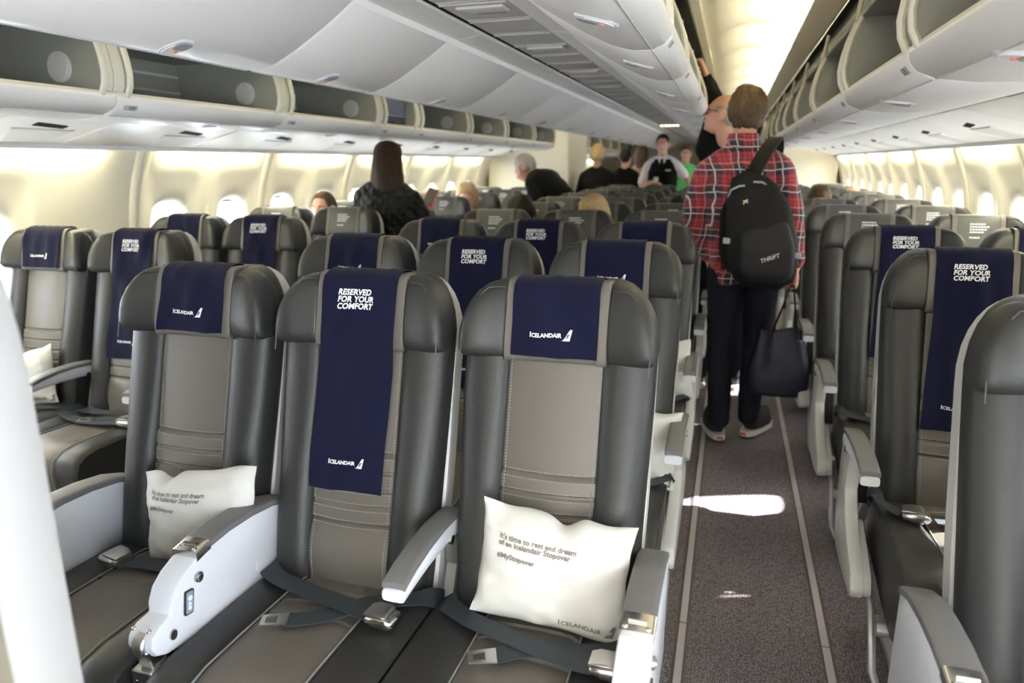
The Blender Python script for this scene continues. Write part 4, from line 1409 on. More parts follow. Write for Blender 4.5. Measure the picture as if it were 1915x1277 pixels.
belt_buckle(s, (0.16, -0.345, zt - 0.003), math.radians(-85))
belt_tongue(s, (-0.035, -0.347, zt + 0.002), math.radians(112))
s = SEATS[('M', 2)]
belt_strap(s, [(0.215, -0.17, 0.462), (0.16, -0.25, 0.482), (0.06, -0.30, zt), (-0.05, -0.31, zt)])
belt_strap(s, [(-0.215, -0.18, 0.462), (-0.12, -0.33, zt), (0.0, -0.36, zt), (0.10, -0.37, zt)])
s = SEATS[('R', 2)]
belt_strap(s, [(-0.222, -0.17, 0.45), (-0.224, -0.24, 0.50), (-0.205, -0.285, 0.496), (-0.165, -0.325, zt + 0.003)])
belt_strap(s, [(0.21, -0.17, 0.462), (0.14, -0.27, 0.483), (0.02, -0.325, zt), (-0.09, -0.338, zt + 0.004)])
belt_buckle(s, (-0.135, -0.342, zt - 0.002), math.radians(-100))
s = SEATS[('R', 3)]
belt_strap(s, [(-0.222, -0.20, 0.45), (-0.218, -0.30, 0.497), (-0.17, -0.345, 0.492), (-0.10, -0.37, 0.492), (-0.02, -0.385, zt), (0.08, -0.36, zt)])
for c, r in (('C', 2), ('C', 3)):
    s = SEATS[(c, r)]
    belt_strap(s, [(0.222, -0.17, 0.46), (0.218, -0.26, 0.492), (0.16, -0.31, zt), (0.04, -0.33, zt)])

# pillows ---------------------------------------------------------------------------
def pillow(x, row, cx_, cz, w, h, lean, roll, label, seed, text=True, y=-0.235):
    rnd = random.Random(seed)
    root = thing('pillow', label, 'pillow', (x + cx_, ROW1 + (row - 1) * PITCH + y, cz), group='white paper pillows')
    root.rotation_euler = (lean, roll, 0)
    n, m = 36, 30
    off = Vector((seed * 3.1, 0, 0))
    def edge(u, v):
        s = 1 - 0.055 * (1 - u * u) * (v > 0) * 0 
        dx = u * w / 2 * (1 - 0.05 * (1 - v * v))
        dz = v * h / 2 * (1 - 0.05 * (1 - u * u))
        dz += 0.010 * noise.noise(Vector((u * 2.2, seed, 0))) * (1 if v > 0 else 0.4) * abs(v) ** 3
        if v > 0: dz -= 0.022 * math.exp(-((u - 0.12) / 0.16) ** 2) * abs(v) ** 5 if seed == 1 else (0.016 * math.exp(-((u + 0.48) / 0.14) ** 2) * abs(v) ** 5 - 0.012 * u * abs(v) ** 3)
        dx += 0.006 * noise.noise(Vector((v * 2.5, seed + 9, u))) * abs(u) ** 3
        return dx, dz
    def thick(u, v):
        a = max(0, 1 - abs(u) ** 3.0) ** 0.75 * max(0, 1 - abs(v) ** 2.6) ** 0.75
        q = Vector((u * 2.0 + seed, v * 2.4, 0.5)); 
        r = 0.0065 * noise.noise(q) + 0.004 * noise.noise(q * 2.3)
        e = max(abs(u), abs(v))
        fold = 0.004 * (math.sin((u * 7 + v * 4) + 3 * noise.noise(q)) ) * smooth01((e - 0.55) / 0.3) * (1 - smooth01((e - 0.93) / 0.06))
        return 0.056 * a + (r * min(1, a * 3)) + fold
    def front(u, v):
        dx, dz = edge(u, v); return Vector((dx, -max(0.0004, thick(u, v)), dz))
    g = Geo()
    for side in (1, -1):
        rows = []
        for j in range(m + 1):
            v = -1 + 2 * j / m
            row_ = []
            for i in range(n + 1):
                u = -1 + 2 * i / n
                p = front(u, v)
                if side < 0: p = Vector((p.x, min(0.0014 + 0.0 * p.y, 0.0014) + 0.55 * -p.y, p.z))
                row_.append(p)
            rows.append(row_)
        g.rings(rows, close=False, cap=False)
    # close the rim
    N = (n + 1) * (m + 1)
    rim = [j * (n + 1) for j in range(m + 1)] + [m * (n + 1) + i for i in range(1, n + 1)] + [j * (n + 1) + n for j in range(m - 1, -1, -1)] + [i for i in range(n - 1, 0, -1)]
    for a, b in zip(rim, rim[1:] + rim[:1]): g.f.append((a, b, b + N, a + N))
    put('pillow_case', g.mesh('pillow_case', M['pillow'], angle=60), root)
    if text:
        def lay(name, items, ax, az, m_):
            q = Geo()
            for pts, faces in items:
                q.add([front((ax + px) / (w / 2), (az + pz) / (h / 2)) + Vector((0, -0.0016, 0)) for px, pz in pts], faces)
            put(name, q.mesh(name, m_, False), root)
        k = w / 0.335
        p, f = glyphs("It's time to rest and dream\nof an Icelandair Stopover\n\n#MyStopover", 0.0158, 0.0005, 0.0, 1.02, 0.86)
        lay('pillow_lettering', [([(a * k, b * k) for a, b in p], f)], -0.118 * k, 0.062, M['print_grey'])
        S = 0.0165
        p, f = glyphs('CELANDAIR', S * 0.9, 0.0004, 0.0, 1.05); pi, fi = glyphs('I', S * 1.15, 0.0004)
        wd = max(q[0] for q in p)
        lay('pillow_logo', [([(a + 0.0062, b) for a, b in p], f), ([(a, b) for a, b in pi], fi)], 0.034 * k, -0.098, M['print_grey'])
        fin = [(0, -0.0062), (0.0035, -0.0048), (0.0075, 0.0), (0.0145, 0.0125), (0.0175, 0.0168), (0.0225, 0.0168), (0.0178, -0.0062)]
        fin = [(a * 1.15, b * 1.15) for a, b in fin]
        lay('pillow_emblem', [(fin, [tuple(range(7))])], 0.034 * k + wd + 0.008, -0.099, M['print_grey'])
        q = Geo()
        for a0, a1, b0, b1, sh in ((0.0118, 0.0192, 0.0060, 0.0078, 0), (0.0112, 0.0182, 0.0030, 0.0048, 0), (0.0106, 0.0126, -0.0015, 0.0070, 0)):
            pts = [(a0, b0), (a1, b0), (a1 + 0.0008, b1), (a0 + 0.0008, b1)]
            ax, az = 0.034 * k + wd + 0.008, -0.099
            q.add([front((ax + px) / (w / 2), (az + pz) / (h / 2)) + Vector((0, -0.0024, 0)) for px, pz in pts], [(0, 1, 2, 3)])
        put('emblem_letter', q.mesh('emblem_letter', M['pillow'], False), root)
    return root
pillow(COLS['C'], 1, 0.036, 0.598, 0.325, 0.250, math.radians(-12), math.radians(4.5), 'white paper pillow with printed message, right seat of front centre row', 1, y=-0.218)
pillow(COLS['A'], 1, 0.098, 0.592, 0.325, 0.238, math.radians(-12), math.radians(-5), 'white paper pillow with printed message, left seat of front centre row', 2, y=-0.218)
pillow(COLS['M'], 2, 0.005, 0.575, 0.30, 0.23, math.radians(-12), math.radians(-12), 'white pillow on the left window seat behind the partition', 3, y=-0.215)
pillow(COLS['C'], 2, 0.085, 0.560, 0.31, 0.235, math.radians(-12), math.radians(3), 'white pillow on right seat of second centre row', 4, y=-0.225)
pillow(COLS['C'], 3, 0.085, 0.575, 0.31, 0.235, math.radians(-12), math.radians(-6), 'white pillow on right seat of third centre row', 5, False, y=-0.225)

# suitcase in the half-width bin ------------------------------------------------------
x0 = SX(0.60, -1)
t = thing('suitcase', 'blue fabric suitcase lying in left overhead bin', 'suitcase', (x0, 4.16, EYE + 0.206))
g = Geo(); g.box(-0.22, 0.20, -0.19, 0.19, 0.0, 0.20); g.bevelled(0.03, 3)
put('suitcase_body', g.mesh('suitcase_body', M['suitcase']), t)
g = Geo(); g.box(0.19, 0.215, -0.13, 0.15, 0.10, 0.19); g.bevelled(0.01, 2)
put('front_pocket', g.mesh('front_pocket', M['suitcase_pale']), t)
g = Geo(); g.tube([(0.20, -0.06, 0.05), (0.232, -0.05, 0.05), (0.232, 0.05, 0.05), (0.20, 0.06, 0.05)], 0.008, 8)
put('carry_handle', g.mesh('carry_handle', M['black_plastic']), t)
g = Geo()
for zz in (0.095, 0.02): g.tube([(0.206, -0.17, zz), (0.206, 0.17, zz)], 0.004, 6)
put('zipper', g.mesh('zipper', M['zip']), t)
# ------------------------------------------------------------------ people (local: x right, y the way they face, z up)
class Body(Geo):
    def limb(self, pts, rad, n=14, flat=1.0, side=None):
        """rounded tapering limb through the points"""
        P = [Vector(p) for p in pts]
        pts2, r2 = [], []
        for i in range(len(P) - 1):
            a = P[max(0, i - 1)]; b = P[i]; c = P[i + 1]; d = P[min(len(P) - 1, i + 2)]
            for k in range(5):
                t = k / 5
                pts2.append(0.5 * ((2 * b) + (c - a) * t + (2 * a - 5 * b + 4 * c - d) * t * t + (3 * b - 3 * c + d - a) * t ** 3))
                r2.append(rad[i] + (rad[i + 1] - rad[i]) * smooth01(t))
        pts2.append(P[-1]); r2.append(rad[-1])
        d0 = (pts2[1] - pts2[0]).normalized(); d1 = (pts2[-1] - pts2[-2]).normalized()
        pre = [(pts2[0] - d0 * r2[0] * math.sin(a) * 0.9, r2[0] * max(0.15, math.cos(a))) for a in (1.4, 1.0, 0.5)]
        post = [(pts2[-1] + d1 * r2[-1] * math.sin(a) * 0.9, r2[-1] * max(0.15, math.cos(a))) for a in (0.5, 1.0, 1.4)]
        pts2 = [p for p, r in pre] + pts2 + [p for p, r in post]
        r2 = [r for p, r in pre] + r2 + [r for p, r in post]
        return self.tube(pts2, r2, n, flat, side)
    def trunk(self, stn, n=24, e=2.4):
        """stations: (centre, half width, half depth, x direction) stacked upwards"""
        rings = []
        fine = []
        for i in range(len(stn) - 1):
            for k in range(4):
                t = k / 4
                a, b = stn[i], stn[i + 1]
                fine.append((Vector(a[0]).lerp(Vector(b[0]), t), a[1] + (b[1] - a[1]) * smooth01(t), a[2] + (b[2] - a[2]) * smooth01(t)))
        fine.append((Vector(stn[-1][0]), stn[-1][1], stn[-1][2]))
        for i, (c, w, d) in enumerate(fine):
            a = fine[max(0, i - 1)][0]; b = fine[min(len(fine) - 1, i + 1)][0]
            tg = (b - a).normalized()
            x = Vector((1, 0, 0)); x = (x - tg * x.dot(tg)).normalized(); y = tg.cross(x)
            rings.append([c + x * p + y * q for p, q in sup(n, w, d, e)])
        return self.rings(rings)
    def blob(self, name, m, voxel, it=6, fac=0.6):
        me = self.mesh(name, m)
        me = finish(me, [('REMESH', dict(mode='VOXEL', voxel_size=voxel)), ('SMOOTH', dict(iterations=it, factor=fac))])
        for p in me.polygons: p.use_smooth = True
        return me

def hand(b, wrist, d, palm_n, thumb_side, curl=0.5, size=1.0, spread=0.12):
    """palm, four jointed fingers and a thumb; d points along the hand, palm_n out of the palm"""
    w = Vector(wrist); d = Vector(d).normalized(); n = Vector(palm_n); n = (n - d * n.dot(d)).normalized()
    s = d.cross(n).normalized() * thumb_side
    S = size
    b.limb([w - d * 0.02 * S, w + d * 0.02 * S, w + d * 0.055 * S, w + d * 0.085 * S], [0.024 * S, 0.030 * S, 0.040 * S, 0.038 * S], 12, 0.42, s)
    for i, (off, L, r) in enumerate(((0.030, 0.072, 0.0090), (0.010, 0.080, 0.0095), (-0.010, 0.075, 0.0090), (-0.029, 0.060, 0.0080))):
        p = w + d * (0.082 - 0.006 * (i == 3)) * S + s * off * S
        dd = (d + s * off * spread * 20 * 0.3).normalized()
        pts = [p - d * 0.015 * S, p]
        ang = 0.0
        for seg, fr in enumerate((0.45, 0.32, 0.23)):
            ang += curl * (0.7, 1.0, 0.7)[seg]
            dr = dd * math.cos(ang) + n * math.sin(ang)
            p = p + dr * L * fr * S
            pts.append(p)
        b.limb(pts, [r * S * 1.05, r * S, r * S * 0.98, r * S * 0.92, r * S * 0.8], 8)
    tb = w + d * 0.028 * S + s * 0.028 * S
    tdir = (d * 0.62 + s * 0.72 + n * 0.35).normalized()
    p1 = tb + tdir * 0.035 * S; p2 = p1 + (d * 0.85 + s * 0.25 + n * (0.2 + 0.4 * curl)).normalized() * 0.030 * S
    p3 = p2 + (d * 0.9 + n * (0.2 + 0.7 * curl)).normalized() * 0.022 * S
    b.limb([w + d * 0.02 * S + s * 0.015 * S, tb, p1, p2, p3], [0.014 * S, 0.0135 * S, 0.0115 * S, 0.0105 * S, 0.0085 * S], 8)

def head_prims(b, C, R, k=1.0, neck_to=None, nose=1.0):
    """skull, jaw, cheeks, nose, ears, brow round the head centre C; R turns the head"""
    def P(x, y, z): return C + R @ Vector((x * k, y * k, z * k))
    def E(x, y, z, a, c, d): b.ell(P(x, y, z), (a * k, c * k, d * k), 18, 12, R)
    E(0, -0.012, 0.030, 0.077, 0.094, 0.086)        # cranium
    E(0, 0.022, 0.012, 0.068, 0.072, 0.080)         # face upper
    E(0, 0.030, -0.050, 0.055, 0.058, 0.062)        # jaw
    E(0, 0.066, -0.088, 0.024, 0.020, 0.018)        # chin
    E(0.032, 0.058, -0.018, 0.026, 0.026, 0.024); E(-0.032, 0.058, -0.018, 0.026, 0.026, 0.024)  # cheeks
    E(0, 0.080, 0.026, 0.048, 0.016, 0.010)         # brow
    b.limb([P(0, 0.084, 0.020), P(0, 0.100, -0.006), P(0, 0.106 , -0.024)], [0.009 * k, 0.011 * k, 0.014 * k], 8)
    E(0.010, 0.096, -0.027, 0.010, 0.010, 0.008); E(-0.010, 0.096, -0.027, 0.010, 0.010, 0.008)
    E(0, 0.086, -0.055, 0.024, 0.010, 0.012)        # mouth mound
    for s in (1, -1):
        E(s * 0.079, -0.008, 0.0, 0.010, 0.022, 0.034)
        E(s * 0.084, -0.014, 0.010, 0.007, 0.019, 0.022)
def face_parts(parent, C, R, k=1.0, skin_lips=True):
    def P(x, y, z): return C + R @ Vector((x * k, y * k, z * k))
    for s in (1, -1):
        e = put('eye', Geo().ell(P(s * 0.031, 0.081, 0.006), (0.0115 * k, 0.0085 * k, 0.0075 * k), 12, 8, R).mesh('eye', M['eye_white']), parent)
        put('iris', Geo().ell(P(s * 0.031, 0.0885, 0.006), (0.0052 * k, 0.0022 * k, 0.0052 * k), 10, 6, R).mesh('iris', M['eye_dark']), e)
        put('eyebrow', Geo().tube([P(s * 0.014, 0.092, 0.024), P(s * 0.030, 0.092, 0.030), P(s * 0.046, 0.083, 0.026)], [0.003 * k, 0.004 * k, 0.002 * k], 6).mesh('eyebrow', M['hair_brown']), parent)
    put('lips', Geo().ell(P(0, 0.0945, -0.053), (0.022 * k, 0.006 * k, 0.0075 * k), 14, 8, R).mesh('lips', M['lips']), parent)
def hair(parent, C, R, m, k=1.0, thick=0.010, front=0.045, back=-0.075, side_=0.0, name='hair', seed=1, rough=0.004, bald=False):
    """one cap of hair that follows the skull down to the hairline, sinking under the skin beyond it"""
    bm = bmesh.new(); bmesh.ops.create_icosphere(bm, subdivisions=5, radius=1.0)
    vs = []
    for v in bm.verts:
        d = v.co.normalized()
        # skull radius in direction d
        q = Vector((d.x / 0.078, (d.y) / 0.094, d.z / 0.092))
        r = 1 / q.length
        p = d * r
        p.y -= 0.010; p.z += 0.026
        az = math.atan2(p.x, p.y)                                     # 0 = face, pi = back
        a = abs(az) / math.pi
        line = interp([(0, front + 0.02), (0.22, front + 0.012), (0.30, side_ + 0.03), (0.36, side_ - 0.012), (0.42, side_ + 0.028), (0.55, side_ + 0.02), (0.66, back + 0.03), (0.8, back), (1.0, back)], a)
        on = smooth01((p.z - line) / 0.012)
        if bald: on *= smooth01((0.062 - p.z) / 0.02)
        nz = noise.noise(Vector((p.x * 40 + seed, p.y * 40, p.z * 14))) * rough + noise.noise(Vector((p.x * 120, p.y * 120 + seed, p.z * 40))) * rough * 0.6
        topk = 1 + 0.9 * smooth01((p.z - 0.06) / 0.05)
        p += d * ((thick * topk + nz) * on - 0.012 * (1 - on))
        vs.append(C + R @ (p * k))
    bm.verts.index_update()
    fs = [tuple(v.index for v in f.verts) for f in bm.faces]
    bm.free()
    return put(name, mesh_of(name, vs, fs, m, True, 180), parent)
def rot(yaw=0, pitch=0, roll=0):
    """yaw to the left, pitch up, roll to the right, in degrees"""
    return (Matrix.Rotation(math.radians(yaw), 3, 'Z') @ Matrix.Rotation(math.radians(pitch), 3, 'X') @ Matrix.Rotation(math.radians(roll), 3, 'Y'))
def shoe(parent, heel, ang, m_up, k=1.0, patch=False, pitch=0.0):
    Rz = Matrix.Translation(Vector(heel)) @ Matrix.Rotation(ang, 4, 'Z') @ Matrix.Rotation(pitch, 4, 'X')
    b = Body()
    b.trunk([((0, 0.10, 0.012), 0.043, 0.135, 0), ((0, 0.095, 0.035), 0.042, 0.128, 0), ((0, 0.075, 0.058), 0.038, 0.100, 0), ((0, 0.040, 0.082), 0.036, 0.060, 0), ((0, 0.022, 0.105), 0.036, 0.044, 0)], 20, 2.6)
    b.xf(Rz)
    s = put('shoe', b.mesh('shoe', m_up), parent)
    g = Geo(); g.rings([[(x, 0.10 + y, z) for x, y in sup(24, 0.046, 0.140, 2.8)] for z in (0.0, 0.004, 0.024, 0.028)])
    g.xf(Rz); put('sole', g.mesh('sole', M['sole'], angle=40), s)
    if patch:
        g = Geo(); g.box(-0.016, 0.016, -0.0425, -0.038, 0.006, 0.022); g.xf(Rz); put('heel_patch', g.mesh('heel_patch', M['sole_red'], False), s)
    return s

def figure(name, label, loc, rz, J, head, mats, voxel=0.011, hand_spec=None, group=None, sleeves='long', shoes=True, hair_fn=None, face=True, torso=None, extra=None, flare=1.0):
    """a person from joints J; clothes are children over one continuous body"""
    root = thing(name, label, 'person', (loc[0], loc[1], loc[2] if len(loc) > 2 else 0), math.radians(rz), group)
    V = {k: Vector(v) for k, v in J.items()}
    C, R, k = head['c'], head['r'], head.get('k', 1.0)
    C = Vector(C)
    b = Body()
    head_prims(b, C, R, k)
    nb = V['neck']
    b.limb([nb - Vector((0, 0, 0.04)), nb, C + R @ Vector((0, -0.022, -0.06)) * k], [0.066, 0.056, 0.052], 14)
    hs = hand_spec or {}
    for s, q in ((1, 'r'), (-1, 'l')):
        sh, el, wr = V['sh' + q], V['el' + q], V['wr' + q]
        b.limb([sh, el, wr], [0.040, 0.036, 0.026], 12)
        h = hs.get(q, {})
        d = Vector(h.get('d', wr - el)); 
        hand(b, wr, d, h.get('n', (-s, 0, 0)), h.get('t', 1), h.get('curl', 0.45), h.get('size', 1.0))
    b.limb([V['hip'], V['waist'], V['chest'], nb], [0.09, 0.08, 0.09, 0.06], 14)
    b.limb([V['shl'], V['chest'], V['shr']], [0.04, 0.06, 0.04], 12)
    for q in 'lr':
        b.limb([V['hip'], V['hp' + q], V['kn' + q], V['an' + q]], [0.07, 0.068, 0.048, 0.034], 12)
    put('body', b.blob('body', M['skin'], 0.007 if voxel < 0.012 else 0.010, 4), root)
    # top
    tb = Body()
    T = torso or {}
    wd = T.get('w', 0.17); dp = T.get('d', 0.115)
    tb.trunk([(V['hip'] - (V['waist'] - V['hip']).normalized() * T.get('hem', 0.04), wd * T.get('hemw', 1.0), dp * 1.06), (V['hip'], wd * 1.0, dp * 1.05), (V['waist'], wd * T.get('waistw', 0.93), dp * 0.98), (V['chest'], wd * 1.06, dp * 1.08), (V['chest'].lerp(nb, 0.5), wd * 0.98, dp * 0.95), (V['chest'].lerp(nb, 0.8), wd * 0.66, dp * 0.70), (nb + (nb - V['chest']).normalized() * 0.012, 0.066, 0.066)], 28)
    for s, q in ((1, 'r'), (-1, 'l')):
        sh, el, wr = V['sh' + q], V['el' + q], V['wr' + q]
        ar = T.get('arm', 1.0)
        tb.limb([V['chest'].lerp(nb, 0.45), sh.lerp(V['chest'], 0.1), sh.lerp(el, 0.15)], [0.06, 0.066 * ar, 0.062 * ar], 14)
        tb.limb([nb + (nb - V['chest']).normalized() * 0.0, nb.lerp(sh, 0.55) + (nb - V['chest']).normalized() * 0.012, sh], [0.052, 0.056, 0.060 * ar], 14)
        if sleeves == 'long': tb.limb([sh, sh.lerp(el, 0.5), el, el.lerp(wr, 0.5), wr.lerp(el, 0.06)], [0.064 * ar, 0.060 * ar, 0.052 * ar, 0.047 * ar, 0.038 * ar], 14)
        else: tb.limb([sh, sh.lerp(el, 0.5), sh.lerp(el, 0.85)], [0.064 * ar, 0.062 * ar, 0.058 * ar], 14)
    # folds
    tm = tb.blob('top', mats['top'], voxel, 5)
    if T.get('folds', True):
        nrm = [v.normal.copy() for v in tm.vertices]
        for v, n in zip(tm.vertices, nrm):
            f = noise.noise(Vector((v.co.x * 7, v.co.y * 7, v.co.z * 16))) + 0.5 * noise.noise(Vector((v.co.x * 18 + 3, v.co.y * 18, v.co.z * 34)))
            v.co += n * 0.006 * f
    put(T.get('name', 'top'), tm, root)
    # trousers
    lb = Body()
    lb.trunk([(V['hip'] + (V['hip'] - V['waist']).normalized() * 0.09, wd * 0.92, dp * 1.02), (V['hip'], wd * 0.98, dp * 1.02), (V['waist'].lerp(V['hip'], 0.55), wd * 0.93, dp * 0.95)], 24)
    for q in 'lr':
        hp, kn, an = V['hp' + q], V['kn' + q], V['an' + q]
        lb.limb([hp + (hp - kn).normalized() * 0.02, hp.lerp(kn, 0.45), kn, kn.lerp(an, 0.4), an], [0.092, 0.080, 0.062 * flare, 0.060 * flare, 0.052 * flare], 14)
    lm = lb.blob('trousers', mats['legs'], voxel, 5)
    nrm = [v.normal.copy() for v in lm.vertices]
    for v, n in zip(lm.vertices, nrm):
        f = noise.noise(Vector((v.co.x * 9, v.co.y * 9, v.co.z * 13))) + 0.5 * noise.noise(Vector((v.co.x * 14, v.co.y * 14, v.co.z * 45)))
        v.co += n * 0.005 * f
    put('trousers', lm, root)
    if shoes:
        for q in 'lr':
            an, to = V['an' + q], V['to' + q]
            d = to - an; ang = math.atan2(-d.x, d.y)
            shoe(root, (an.x, an.y - 0.005, an.z - 0.10), ang, M['shoe'], patch=mats.get('patch', False), pitch=0)
    if face: face_parts(root, C, R, k)
    if hair_fn: hair_fn(root, C, R, k)
    return root
def stand(H=1.75, **kw):
    f = H / 1.75
    J = dict(neck=(0, -0.01, 1.475), chest=(0, 0, 1.30), waist=(0, 0.0, 1.07), hip=(0, 0, 0.95),
             shl=(-0.172, 0, 1.375), shr=(0.172, 0, 1.375), ell=(-0.245, -0.03, 1.13), elr=(0.245, -0.03, 1.13), wrl=(-0.25, 0.05, 0.88), wrr=(0.25, 0.05, 0.88),
             hpl=(-0.09, 0, 0.91), hpr=(0.09, 0, 0.91), knl=(-0.10, 0.02, 0.50), knr=(0.10, 0.02, 0.50), anl=(-0.105, -0.02, 0.10), anr=(0.105, -0.02, 0.10), tol=(-0.13, 0.13, 0.03), tor=(0.13, 0.13, 0.03))
    J = {k: tuple(c * f for c in v) for k, v in J.items()}
    for q in 'lr':
        for n in ('an', 'to'): J[n + q] = (J[n + q][0], J[n + q][1], 0.10 if n == 'an' else 0.03)
    J.update(kw)
    return J
def sit(**kw):
    J = dict(neck=(0, -0.03, 1.00), chest=(0, -0.03, 0.84), waist=(0, 0.0, 0.66), hip=(0, 0.02, 0.575), shl=(-0.165, -0.02, 0.91), shr=(0.165, -0.02, 0.91),
             ell=(-0.20, 0.08, 0.72), elr=(0.20, 0.08, 0.72), wrl=(-0.12, 0.28, 0.66), wrr=(0.12, 0.28, 0.66), hpl=(-0.08, 0.08, 0.57), hpr=(0.08, 0.08, 0.57),
             knl=(-0.10, 0.46, 0.56), knr=(0.10, 0.46, 0.56), anl=(-0.10, 0.44, 0.10), anr=(0.10, 0.44, 0.10), tol=(-0.11, 0.6, 0.03), tor=(0.11, 0.6, 0.03))
    J.update(kw); return J

# the man in the plaid shirt, seen from behind in the right aisle ---------------------
JM = dict(neck=(-0.003, -0.01, 1.482), chest=(0.0, -0.02, 1.28), waist=(0.025, -0.01, 1.04), hip=(0.045, 0.0, 0.93),
          shl=(-0.168, -0.02, 1.372), shr=(0.172, -0.02, 1.398), ell=(-0.218, -0.05, 1.17), elr=(0.245, -0.06, 1.175), wrl=(-0.135, 0.06, 0.95), wrr=(0.282, -0.03, 0.935),
          hpl=(-0.045, 0.0, 0.88), hpr=(0.135, 0.0, 0.88), knl=(-0.048, 0.03, 0.49), knr=(0.125, 0.05, 0.50), anl=(-0.028, -0.03, 0.115), anr=(0.118, 0.06, 0.115), tol=(-0.075, 0.13, 0.03), tor=(0.20, 0.20, 0.03))
def hair_plaid(root, C, R, k):
    hair(root, C, R, M['hair_brown'], k, 0.013, 0.05, -0.092, -0.005, seed=4, rough=0.009)
man = figure('person', 'man in red plaid shirt and dark trousers walking away down the aisle', (0.045, 3.70), 0, JM,
             dict(c=(0.002, 0.02, 1.640), r=rot(8, 2, 0), k=1.0), dict(top=M['plaid'], legs=M['denim'], patch=True), voxel=0.009,
             hand_spec={'r': dict(d=(0.0, 0.02, -1), n=(-1, -0.1, 0), t=1, curl=1.0), 'l': dict(d=(0.3, 0.4, -1), n=(1, 0, 0), t=1, curl=0.5)},
             torso=dict(w=0.168, d=0.115, hem=0.07, hemw=1.0, waistw=0.95, name='plaid_shirt'), hair_fn=hair_plaid, face=True, flare=1.05)
# shirt collar
g = Geo(); g.rings([[(a - 0.004, b - 0.008, z + 0.010 * (b < 0)) for a, b in sup(28, w, w * 0.98, 2.2)] for z, w in ((1.480, 0.088), (1.51, 0.080), (1.545, 0.072), (1.547, 0.068), (1.51, 0.072))])
put('collar', g.mesh('collar', M['plaid'], angle=60), man)

# his backpack, slung over the right shoulder ------------------------------------------
bp = thing('backpack', 'black nylon backpack slung over the right shoulder of plaid man', 'backpack', (0.115, 3.53, 1.13))
b = Body()
b.trunk([((0.035, -0.02, -0.255), 0.115, 0.055, 0), ((0.045, -0.035, -0.20), 0.155, 0.088, 0), ((0.040, -0.035, -0.10), 0.160, 0.092, 0), ((0.015, -0.03, 0.04), 0.148, 0.080, 0), ((-0.02, -0.015, 0.15), 0.120, 0.062, 0), ((-0.035, 0.0, 0.21), 0.085, 0.045, 0), ((-0.035, 0.012, 0.245), 0.04, 0.028, 0)], 32, 2.7)
me = b.mesh('pack_body', M['pack'])
for v in me.vertices: v.co += Vector((0, -1, 0)) * 0.008 * noise.noise(Vector((v.co.x * 11, 1, v.co.z * 9)))
body = put('pack_body', me, bp)
b = Body(); b.trunk([((0.062, -0.090, -0.235), 0.085, 0.030, 0), ((0.065, -0.105, -0.19), 0.115, 0.045, 0), ((0.062, -0.105, -0.10), 0.118, 0.042, 0), ((0.045, -0.095, -0.02), 0.108, 0.030, 0), ((0.03, -0.082, 0.03), 0.085, 0.018, 0)], 28, 3.0)
pk = put('front_pocket', b.mesh('front_pocket', M['pack_grey']), bp)
g = Geo(); g.tube([(-0.125, -0.045, 0.135), (-0.115, -0.066, 0.17), (-0.08, -0.068, 0.188), (-0.055, -0.064, 0.19)], 0.0045, 8)
g.tube([(-0.02, -0.060, 0.207), (0.02, -0.056, 0.205), (0.05, -0.05, 0.185), (0.085, -0.058, 0.13), (0.115, -0.075, 0.06)], [0.0045, 0.0045, 0.004, 0.003, 0.002], 8)
put('zipper', g.mesh('zipper', M['zip']), bp)
g = Geo()
g.tube([(-0.035, 0.02, 0.24), (-0.05, -0.015, 0.262), (-0.02, -0.018, 0.268), (-0.015, 0.02, 0.245)], 0.010, 8, 0.5)
put('grab_loop', g.mesh('grab_loop', M['strap']), bp)
g = Geo(); g.ribbon([(-0.03, -0.005, 0.225), (0.0, -0.012, 0.29), (0.035, 0.03, 0.355), (0.062, 0.10, 0.395), (0.075, 0.175, 0.405), (0.085, 0.245, 0.36), (0.08, 0.285, 0.25), (0.075, 0.27, 0.10), (0.08, 0.22, -0.05), (0.11, 0.12, -0.14), (0.14, 0.03, -0.17)], [(1, -0.25, 0.0)] * 11, 0.066, 0.012)
put('shoulder_strap', g.mesh('shoulder_strap', M['strap'], angle=50), bp)
g = Geo(); g.ribbon([(-0.10, 0.02, 0.17), (-0.135, 0.03, 0.05), (-0.13, 0.0, -0.10), (-0.11, -0.02, -0.20)], (1, 0.3, 0), 0.045, 0.01)
put('loose_strap', g.mesh('loose_strap', M['strap'], angle=50), bp)
for a, bq, c in ((-0.118, -0.02, -0.06), (0.192, -0.02, -0.12)):
    g = Geo(); g.box(a - 0.018, a + 0.018, bq - 0.07, bq - 0.03, c - 0.014, c + 0.014); g.bevelled(0.004, 1)
    put('side_buckle', g.mesh('side_buckle', M['latch']), bp)
def on_pack(px, pz): # surface of the pack towards the viewer
    return None
def stick(name, items, m, origin, ux, uz, parent):
    q = Geo(); o = Vector(origin)
    for pts, faces in items: q.add([o + Vector(ux) * a + Vector(uz) * c for a, c in pts], faces)
    return put(name, q.mesh(name, m, False), parent)
p, f = glyphs('THRIFT', 0.026, 0.0004, 0.2, 1.0)
stick('pack_lettering', [(p, f)], M['print_white'], (0.035, -0.153, -0.150), Vector((0.93, -0.06, 0.36)), Vector((-0.36, -0.03, 0.93)), bp)
# small leaping-animal emblem
cat_ = [(-0.011, -0.012), (-0.006, -0.010), (-0.003, -0.003), (0.003, 0.0), (0.009, -0.006), (0.012, -0.003), (0.007, 0.004), (0.011, 0.009), (0.008, 0.013), (0.003, 0.010), (-0.004, 0.006), (-0.009, 0.008), (-0.012, 0.005), (-0.007, 0.001)]
q = Geo(); q.prism(cat_, 'y', -0.114, -0.108)
put('pack_emblem', q.mesh('pack_emblem', M['emblem'], False), bp, (-0.048, 0.024, 0.118))

